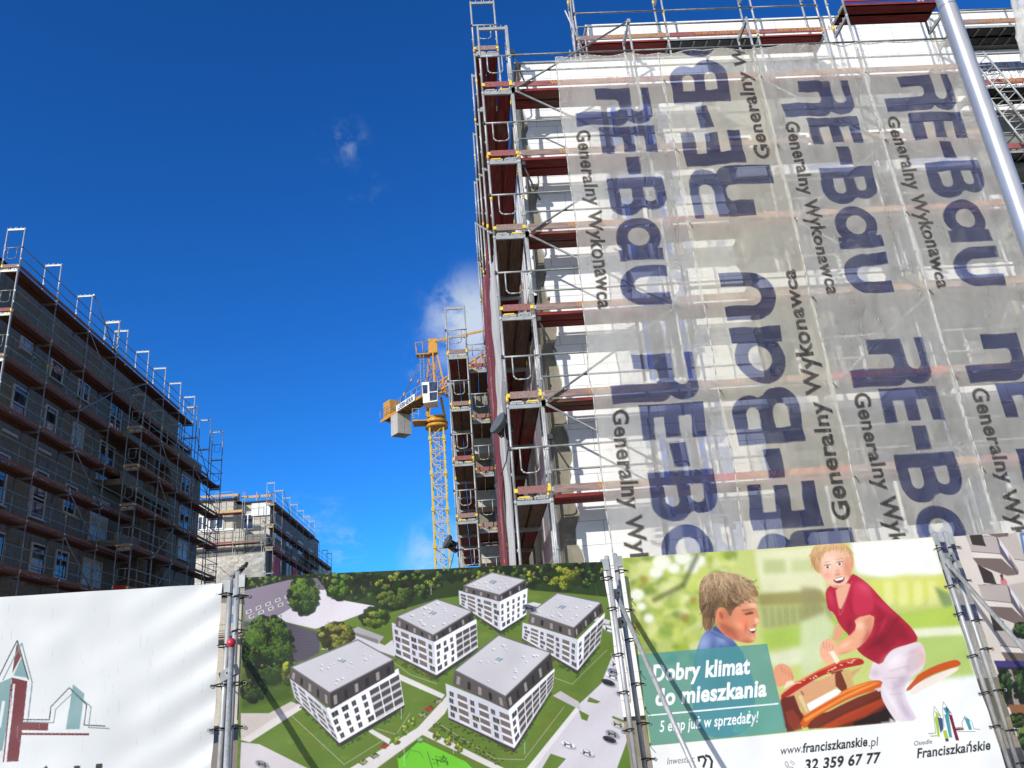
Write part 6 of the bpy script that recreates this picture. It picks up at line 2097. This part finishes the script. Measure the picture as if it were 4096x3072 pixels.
    P3p([(372, 470), (405, 412), (560, 330), (760, 215), (930, 130), (1100, 60), (1180, 55), (1220, 95), (1190, 120), (1130, 130), (930, 205), (760, 285), (600, 370), (470, 450), (420, 530), (385, 525)], (206, 92, 24), 1, 1, 1)
    P3p([(395, 440), (560, 345), (760, 232), (930, 148), (1100, 78), (1160, 70), (1100, 98), (930, 172), (760, 255), (560, 372), (420, 462)], (246, 156, 66), 0.9, 3)
    P3p([(470, 460), (600, 385), (760, 300), (930, 220), (1120, 150), (1160, 200), (900, 320), (640, 440), (500, 530), (440, 540)], (112, 42, 22), 1, 2); P3p([(700, 470), (900, 380), (1180, 250), (1200, 290), (1000, 420), (780, 490)], (164, 58, 24), 0.9, 4)
    P3p([(880, 470), (1130, 380), (1240, 300), (1265, 380), (1250, 470), (900, 500)], (34, 18, 16), 1, 4)
    # boy's hand on the bar
    PK([(1170, 985), (1215, 945), (1265, 955), (1300, 985), (1320, 1050), (1290, 1085), (1240, 1098), (1200, 1110), (1180, 1060)], (228, 158, 118), 1, 1, 2)
    for i in range(4):
        LK([(1225 + i * 24, 970 + i * 14), (1240 + i * 22, 1010 + i * 14)], 5, (184, 106, 76), 0.8, 1)
    PK([(1265, 1072), (1300, 1062), (1320, 1085), (1240, 1120)], (236, 220, 190), 1, 1)
    # ---- girl in red
    PL([(490, 930), (600, 860), (800, 790), (842, 840), (852, 920), (830, 990), (770, 1030), (720, 1080), (704, 1130), (722, 1200), (760, 1270), (792, 1335), (645, 1345), (590, 1262), (548, 1190), (536, 1120), (560, 1060), (455, 1062), (470, 990)], (228, 214, 220), 1, 1, 1)
    PL([(740, 850), (830, 860), (845, 930), (800, 990), (700, 1020)], (206, 184, 190), 0.8, 8, 1); PL([(600, 1060), (680, 1080), (690, 1190), (740, 1300), (700, 1320)], (204, 190, 200), 0.7, 8, 1)
    for (p, q) in (((600, 1000), (740, 960)), ((560, 1050), (690, 1040)), ((620, 1120), (700, 1090)), ((590, 1160), (690, 1150))):
        LL([p, q], 6, (190, 172, 182), 0.8, 3)
    PL([(165, 450), (205, 410), (260, 440), (340, 330), (400, 362), (470, 420), (540, 500), (610, 570), (700, 650), (760, 710), (806, 790), (740, 815), (640, 842), (590, 880), (545, 962), (470, 925), (400, 880), (365, 830), (330, 760), (262, 690), (222, 600), (182, 585), (170, 520)], (176, 28, 54), 1, 1, 1)
    PL([(500, 520), (640, 620), (760, 740), (640, 800), (560, 900), (500, 760), (520, 640)], (146, 20, 40), 0.75, 10, 1)
    PL([(360, 380), (470, 440), (500, 560), (470, 610), (360, 630), (350, 500)], (198, 44, 74), 0.9, 5, 1)
    for (p, q) in (((430, 700), (640, 600)), ((480, 790), (700, 690)), ((430, 850), (560, 790)), ((520, 880), (640, 800)), ((300, 480), (350, 600))):
        LL([p, q], 9, (126, 14, 36), 0.6, 4)
    PL([(236, 430), (345, 392), (320, 470), (290, 540), (268, 590), (240, 520)], (232, 170, 140), 1, 1, 1)
    LL([(232, 440), (262, 620), (280, 600), (345, 390)], 7, (206, 70, 98), 0.9, 1)
    PL([(360, 640), (500, 608), (492, 700), (455, 780), (380, 850), (300, 880), (250, 892), (226, 820), (330, 760), (380, 705)], (234, 168, 132), 1, 1, 1)
    PL([(410, 660), (495, 612), (488, 700), (450, 780)], (206, 128, 96), 0.7, 7, 1)
    PL([(240, 660), (300, 745), (230, 800), (215, 770)], (226, 160, 126), 1, 1, 1)
    PL([(125, 850), (140, 800), (180, 776), (226, 786), (250, 830), (256, 884), (226, 930), (200, 960), (160, 940), (130, 900)], (236, 176, 142), 1, 1, 2)
    for i in range(4):
        LL([(150 + i * 22, 800 + i * 8), (160 + i * 20, 850 + i * 8)], 5, (196, 122, 92), 0.8, 1)
    PL([(190, 868), (222, 858), (262, 930), (238, 950)], (240, 226, 200), 1, 1)
    PL([(110, 200), (170, 150), (300, 160), (345, 220), (350, 300), (330, 370), (290, 425), (240, 436), (200, 420), (160, 372), (120, 320)], (240, 192, 162), 1, 1, 2)
    PL([(300, 200), (346, 230), (348, 310), (326, 370), (300, 330)], (214, 146, 112), 0.7, 8, 1)
    PL([(340, 225), (362, 240), (356, 300), (340, 310)], (226, 150, 118), 1, 1, 1)
    u = pt.sx / 430 * 0.586
    GF = [(110, 200), (170, 150), (300, 160), (345, 220), (350, 300), (330, 370), (290, 425), (240, 436), (200, 420), (160, 372), (120, 320)]
    pt.shade(on(L_, GF), [(L_(200, 250), 60 * u, 50 * u, (252, 222, 200), 0.7, 0), (L_(320, 320), 30 * u, 90 * u, (206, 132, 98), 0.75, -0.2), (L_(180, 348), 26 * u, 20 * u, (246, 168, 144), 0.75, 0), (L_(300, 335), 24 * u, 22 * u, (236, 150, 122), 0.7, 0),
                          (L_(250, 425), 60 * u, 16 * u, (206, 130, 98), 0.8, 0), (L_(130, 300), 18 * u, 60 * u, (214, 150, 118), 0.6, 0.2), (L_(236, 322), 14 * u, 24 * u, (253, 214, 190), 0.7, 0), (L_(250, 346), 24 * u, 7 * u, (196, 116, 90), 0.7, -0.15), (L_(180, 280), 24 * u, 10 * u, (206, 142, 112), 0.6, -0.1), (L_(262, 262), 24 * u, 10 * u, (206, 142, 112), 0.6, -0.1), (L_(258, 408), 24 * u, 10 * u, (250, 200, 174), 0.6, 0)])
    GS = [(165, 450), (205, 410), (260, 440), (340, 330), (400, 362), (470, 420), (540, 500), (610, 570), (700, 650), (760, 710), (806, 790), (740, 815), (640, 842), (590, 880), (545, 962), (470, 925), (400, 880), (365, 830), (330, 760), (262, 690), (222, 600), (182, 585), (170, 520)]
    pt.shade(on(L_, GS), [(L_(430, 430), 60 * u, 50 * u, (222, 74, 104), 0.7, 0.6), (L_(560, 560), 110 * u, 30 * u, (206, 52, 80), 0.6, 0.75), (L_(520, 800), 120 * u, 46 * u, (112, 10, 28), 0.75, -0.5), (L_(700, 760), 70 * u, 40 * u, (128, 14, 34), 0.6, 0.5), (L_(640, 660), 16 * u, 90 * u, (120, 12, 32), 0.6, 0.8), (L_(560, 680), 14 * u, 90 * u, (196, 44, 70), 0.6, 0.7),
                          (L_(200, 500), 26 * u, 70 * u, (214, 60, 92), 0.6, 0), (L_(330, 690), 24 * u, 60 * u, (122, 12, 34), 0.7, 0.4), (L_(490, 900), 60 * u, 30 * u, (150, 22, 44), 0.6, 0), (L_(450, 760), 20 * u, 70 * u, (196, 40, 66), 0.5, 0.9)])
    AR = [(360, 640), (500, 608), (492, 700), (455, 780), (380, 850), (300, 880), (250, 892), (226, 820), (330, 760), (380, 705)]
    pt.shade(on(L_, AR), [(L_(400, 690), 40 * u, 30 * u, (250, 206, 176), 0.8, 0), (L_(440, 790), 70 * u, 18 * u, (176, 98, 70), 0.8, -0.9), (L_(300, 820), 50 * u, 16 * u, (250, 200, 168), 0.7, -0.4), (L_(300, 885), 60 * u, 14 * u, (186, 106, 76), 0.8, -0.2)])
    PA = [(490, 930), (600, 860), (800, 790), (842, 840), (852, 920), (830, 990), (770, 1030), (720, 1080), (704, 1130), (722, 1200), (760, 1270), (792, 1335), (645, 1345), (590, 1262), (548, 1190), (536, 1120), (560, 1060), (455, 1062), (470, 990)]
    pt.shade(on(L_, PA), [(L_(640, 930), 80 * u, 40 * u, (248, 240, 244), 0.8, -0.4), (L_(830, 900), 30 * u, 90 * u, (226, 178, 160), 0.7, 0), (L_(690, 1060), 70 * u, 30 * u, (178, 160, 178), 0.7, -0.4), (L_(600, 1180), 22 * u, 110 * u, (244, 238, 246), 0.7, -0.3), (L_(720, 1280), 30 * u, 80 * u, (190, 176, 196), 0.7, -0.4), (L_(500, 1010), 40 * u, 30 * u, (196, 178, 192), 0.7, 0), (L_(760, 860), 60 * u, 16 * u, (190, 170, 182), 0.5, -0.3)])
    PL([(58, 215), (90, 145), (160, 118), (250, 118), (320, 150), (356, 210), (358, 270), (340, 240), (322, 190), (270, 170), (190, 178), (150, 205), (128, 250), (132, 340), (110, 330), (75, 285)], (212, 166, 106), 1, 1, 1)
    GH = [(58, 215), (90, 145), (160, 118), (250, 118), (320, 150), (356, 210), (358, 270), (340, 240), (322, 190), (270, 170), (190, 178), (150, 205), (128, 250), (132, 340), (110, 330), (75, 285)]
    pt.shade(on(L_, GH), [(L_(190, 140), 90 * u, 26 * u, (240, 206, 154), 0.8, 0), (L_(90, 260), 26 * u, 60 * u, (172, 122, 70), 0.8, 0), (L_(330, 200), 24 * u, 40 * u, (176, 128, 78), 0.8, 0)])
    for _ in range(200):
        x0 = r.uniform(75, 345); y0 = 124 + abs(x0 - 215) * 0.40 + r.uniform(0, 16); hi = np.clip(r.normal(0.55, 0.3), 0, 1)
        LL([(x0, y0), (x0 + (x0 - 230) * 0.12 + r.normal(0, 5), y0 + r.uniform(20, 48))], r.uniform(2, 4), tuple(int(v) for v in np.array((160, 112, 64)) * (1 - hi) + np.array((248, 220, 172)) * hi), 0.7)
    for _ in range(60):
        y0 = r.uniform(180, 260); x0 = 120 - (y0 - 180) * 0.3 + r.normal(0, 14); hi = np.clip(r.normal(0.5, 0.3), 0, 1)
        LL([(x0, y0), (x0 + r.normal(2, 5), y0 + r.uniform(30, 70))], r.uniform(2, 4), tuple(int(v) for v in np.array((150, 104, 60)) * (1 - hi) + np.array((240, 206, 156)) * hi), 0.7)
    for _ in range(0):
        x0 = r.uniform(90, 340); y0 = 125 + abs(x0 - 215) * 0.35 + r.uniform(0, 20)
        LL([(x0, y0), (x0 + (x0 - 220) * 0.2 + r.normal(0, 8), y0 + r.uniform(30, 80))], r.uniform(3, 7), [(236, 200, 146), (188, 138, 82), (222, 176, 116)][int(r.integers(0, 3))], 0.75)
    for (x, y) in ((180, 291), (262, 270)):
        pt.ell(L_(x, y), 10.5, 6.4, (246, 240, 236), 1, 0, -0.15); pt.ell(L_(x, y), 5.8, 6.0, (58, 42, 40)); pt.ell(L_(x - 3, y - 3), 1.6, 1.6, (250, 250, 250)); LL([(x - 22, y - 10), (x, y - 16), (x + 22, y - 14)], 5, (120, 80, 60), 0.9)
        LL([(x - 24, y - 30), (x + 20, y - 38)], 6, (196, 150, 106), 0.8, 1)
    PL([(226, 310), (262, 300), (268, 340), (236, 346)], (222, 150, 120), 0.6, 4, 1); LL([(228, 344), (266, 338)], 4, (190, 110, 84), 0.9, 1)
    PL([(216, 372), (300, 352), (292, 388), (262, 404), (232, 398)], (120, 36, 36), 1, 1, 1); PL([(226, 374), (292, 358), (284, 376), (240, 386)], (248, 246, 238))
    pt.ell(L_(180, 350), 16, 12, (244, 166, 140), 0.6, 6); pt.ell(L_(318, 320), 12, 12, (230, 150, 122), 0.6, 6)
    pt.a = box_blur(box_blur(pt.a, 1), 1)
    pt.grain(0.035, 77)
    # ---- caption block and white footer
    PK([(100, 1530), (1480, 1398), (2600, 1290), (2800, 1900), (100, 1900)], (240, 242, 240))
    PL([(790, 1337), (1250, 1290), (1400, 1700), (700, 1700)], (240, 242, 240), 1, 2)
    PK([(245, 886), (1130, 815), (1268, 1414), (345, 1505)], (70, 146, 144), 0.82)
    PK([(940, 1290), (1100, 1190), (1215, 1180), (1266, 1412), (880, 1450)], (96, 168, 156), 0.5, 4, 1)
    W = (246, 250, 250)
    T = lambda s, o, al, up, c, b: pt.text(s, K_(*o), K_(*al), up, c, b)
    T('Dobry klimat', (352, 1068), (1012, 1014), (3.5, -63), W, 0.035)
    T('do mieszkania', (372, 1232), (1126, 1166), (3.5, -64), W, 0.035)
    LK([(325, 1300), (1206, 1220)], 9, W)
    T('5 etap już w sprzedaży!', (402, 1412), (1070, 1345), (3, -44), W, 0.012)
    DKT = (42, 44, 46)
    T('Inwestor:', (452, 1634), (640, 1616), (3, -27), DKT, 0.0)
    LK([(672, 1610), (668, 1585), (700, 1578), (718, 1600), (700, 1650)], 16, DKT); LK([(716, 1572), (742, 1580), (758, 1610), (752, 1660), (720, 1690)], 17, DKT)
    TL_ = lambda s, o, al, up, c, b: pt.text(s, o, al, up, c, b)
    P3 = lambda x, y: (3050 + x * 0.4016, 2700 + y * 0.4016)
    TL_('www.', P3(168, 795), P3(382, 768), (2.5, -36), DKT, 0.005); TL_('franciszkanskie', P3(384, 772), P3(1026, 704), (2.5, -37), DKT, 0.03); TL_('.pl', P3(1034, 712), P3(1128, 702), (2.5, -36), DKT, 0.005)
    TL_('32 359 67 77', P3(400, 945), P3(1155, 868), (3.6, -41), DKT, 0.035)
    for (pts, w_) in (([(222, 858), (214, 880), (232, 915), (262, 940), (300, 945)], 6), ([(222, 858), (240, 870), (246, 890), (240, 900), (262, 918), (275, 912), (300, 925)], 6), ([(258, 862), (280, 875), (292, 900)], 5), ([(266, 848), (296, 866), (312, 896)], 5)):
        pt.line([P3(*q) for q in pts], w_ * 0.4016 * k2, DKT)
    TL_('Osiedle', L_(762, 1506), L_(886, 1490), (2, -18), DKT, 0.01); TL_('Franciszkańskie', L_(780, 1590), L_(1284, 1530), (3, -38), DKT, 0.03)
    # small tower emblem
    BLU, GRN, TEA, RED_, NVY = (52, 84, 130), (172, 196, 60), (74, 150, 162), (122, 26, 48), (44, 60, 100)
    for pts, c in (([(905, 1320), (925, 1275), (932, 1310), (940, 1450), (925, 1440)], GRN), ([(925, 1310), (960, 1320), (966, 1390), (945, 1420)], BLU), ([(905, 1265), (925, 1310), (950, 1300)], GRN),
                   ([(965, 1250), (990, 1240), (1020, 1285), (985, 1290)], TEA), ([(972, 1295), (1000, 1285), (1025, 1450), (1005, 1450)], TEA), ([(1000, 1285), (1025, 1300), (1072, 1470), (1048, 1470)], RED_), ([(985, 1240), (1000, 1260), (990, 1290)], NVY),
                   ([(960, 1400), (985, 1400), (1000, 1455), (975, 1460)], GRN), ([(1050, 1388), (1102, 1384), (1104, 1398), (1054, 1402)], RED_), ([(1105, 1310), (1140, 1325), (1160, 1398), (1138, 1398)], TEA), ([(870, 1438), (930, 1432), (935, 1440), (880, 1446)], GRN), ([(975, 1458), (998, 1455), (1000, 1476), (980, 1478)], NVY)):
        PL(pts, c)
    for pts in ([(860, 1424), (912, 1420), (900, 1300), (906, 1236), (945, 1300), (962, 1370)], [(970, 1380), (962, 1262), (968, 1205), (1022, 1288), (1046, 1384), (1096, 1380), (1092, 1350), (1112, 1304), (1160, 1345), (1172, 1390), (1215, 1396)], [(1060, 1408), (1182, 1410)]):
        LL(pts, 3.4, (60, 66, 66))


def paint_balconies(pt):
    P = lambda pts, c, a=1.0, s=0, sm=0: pt.poly(on(L_, pts), c, a, s, sm)
    k2 = pt.sx / 430
    Ln = lambda pts, w, c, a=1.0: pt.line(on(L_, pts), w * 0.586 * k2, c, a)
    P([(1000, 60), (1180, 60), (1300, 860), (1320, 925), (1900, 950), (1900, 40)], (222, 212, 202))
    P([(1480, 60), (1900, 30), (1900, 700), (1529, 300)], (96, 130, 186))
    P([(1500, 80), (1600, 80), (1900, 500), (1900, 900), (1529, 200)], (206, 204, 206))
    for dy, dx in ((0, 0), (330, 75), (640, 190), (-260, -70)):
        q = lambda x, y: (x + dx, y + dy)
        P([q(1170, 228), q(1360, 235), q(1480, 345), q(1400, 352), q(1205, 280)], (120, 104, 96))
        P([q(1200, 272), q(1300, 330), q(1330, 412), q(1240, 400)], (60, 50, 46))
        P([q(1128, 84), q(1322, 80), q(1356, 204), q(1164, 186)], (186, 176, 170)); Ln([q(1164, 186), q(1356, 204), q(1356, 208)], 5, (70, 60, 60)); Ln([q(1128, 84), q(1322, 80)], 4, (90, 80, 78))
        P([q(1170, 192), q(1356, 208), q(1362, 236), q(1172, 226)], (230, 222, 214))
        P([q(1322, 80), q(1480, 330), q(1470, 345), q(1356, 204)], (104, 94, 108)); Ln([q(1322, 80), q(1480, 320)], 5, (70, 62, 70)); P([q(1340, 90), q(1400, 180), q(1420, 250), q(1350, 140)], (226, 228, 236))
        P([q(1330, 84), q(1460, 60), q(1529, 250), q(1450, 240)], (196, 186, 176)); Ln([q(1450, 240), q(1529, 250)], 5, (70, 60, 60))
    # woman leaning on a parapet
    P([(1352, 372), (1372, 360), (1400, 385), (1402, 416), (1360, 418)], (206, 130, 140), 1, 0, 1); pt.ell(L_(1362, 352), 6, 7.5, (206, 152, 126)); P([(1350, 345), (1366, 338), (1376, 350), (1372, 380), (1380, 388), (1368, 384)], (96, 62, 44))
    P([(1315, 925), (1900, 935), (1900, 985), (1330, 970)], (64, 58, 120)); P([(1330, 968), (1900, 980), (1900, 1260), (1400, 1240)], (48, 44, 42))
    P([(1405, 985), (1435, 985), (1490, 1225), (1452, 1228)], (158, 148, 136)); P([(1520, 985), (1560, 985), (1600, 1225), (1562, 1228)], (158, 148, 136))
    P([(1410, 1225), (1900, 1215), (1900, 1300), (1440, 1310)], (140, 96, 60)); P([(1440, 1290), (1900, 1280), (1900, 1900), (1560, 1900)], (110, 132, 60))
    for (x, y, rx, ry, s) in ((1385, 1100, 42, 110, 3), (1500, 1090, 46, 110, 4), (1500, 720, 46, 46, 5), (1470, 1330, 50, 40, 6), (1560, 1480, 90, 70, 7)):
        leafy(pt, L_, x, y, rx, ry, (26, 44, 20), (50, 78, 34), (96, 120, 56), 200, 9, s)
    for i in range(8):
        Ln([(1500 + i * 24, 1310), (1510 + i * 24, 1370)], 5, (96, 70, 46))


make_banner(PAN[0], 640, paint_emblem, (238, 242, 242), 'white banner with a maroon and teal tower emblem', 5, 1.0, 0.62)
make_banner(PAN[1], 860, paint_estate, (96, 120, 46), 'banner with an aerial picture of five white blocks with grey roofs', 15, 0.25, 0.86)
make_banner(PAN[2], 900, paint_children, (240, 242, 240), 'banner with two children on a rocking toy and a teal caption', 25, 0.3, 0.74)
make_banner(PAN[3], 480, paint_balconies, (222, 212, 202), 'banner with a close picture of beige balconies', 35, 0.3)
# the blue printed strip that shows through the slit by the red cap
m = M()
p0, p1 = aty(922, 2330, 7.9), aty(950, 2330, 7.9); q0, q1 = aty(890, 3000, 7.9), aty(975, 3000, 7.9)
b0 = M(); b0.box((p0[0], 7.9, GROUND), (p1[0], 7.93, p0[2] - 0.02), 'pale_blue')
sg = part('sign_board', b0); tag(sg, 'narrow blue board with pale squares seen through the slit by the red cap', 'sign')
m = M()
for i in range(9):
    z = p0[2] - 0.14 - i * 0.16
    m.box((p0[0] + 0.012, 7.893, z), (p1[0] - 0.012, 7.899, z + 0.08), 'slot_white')
part('pale_square', m, sg)
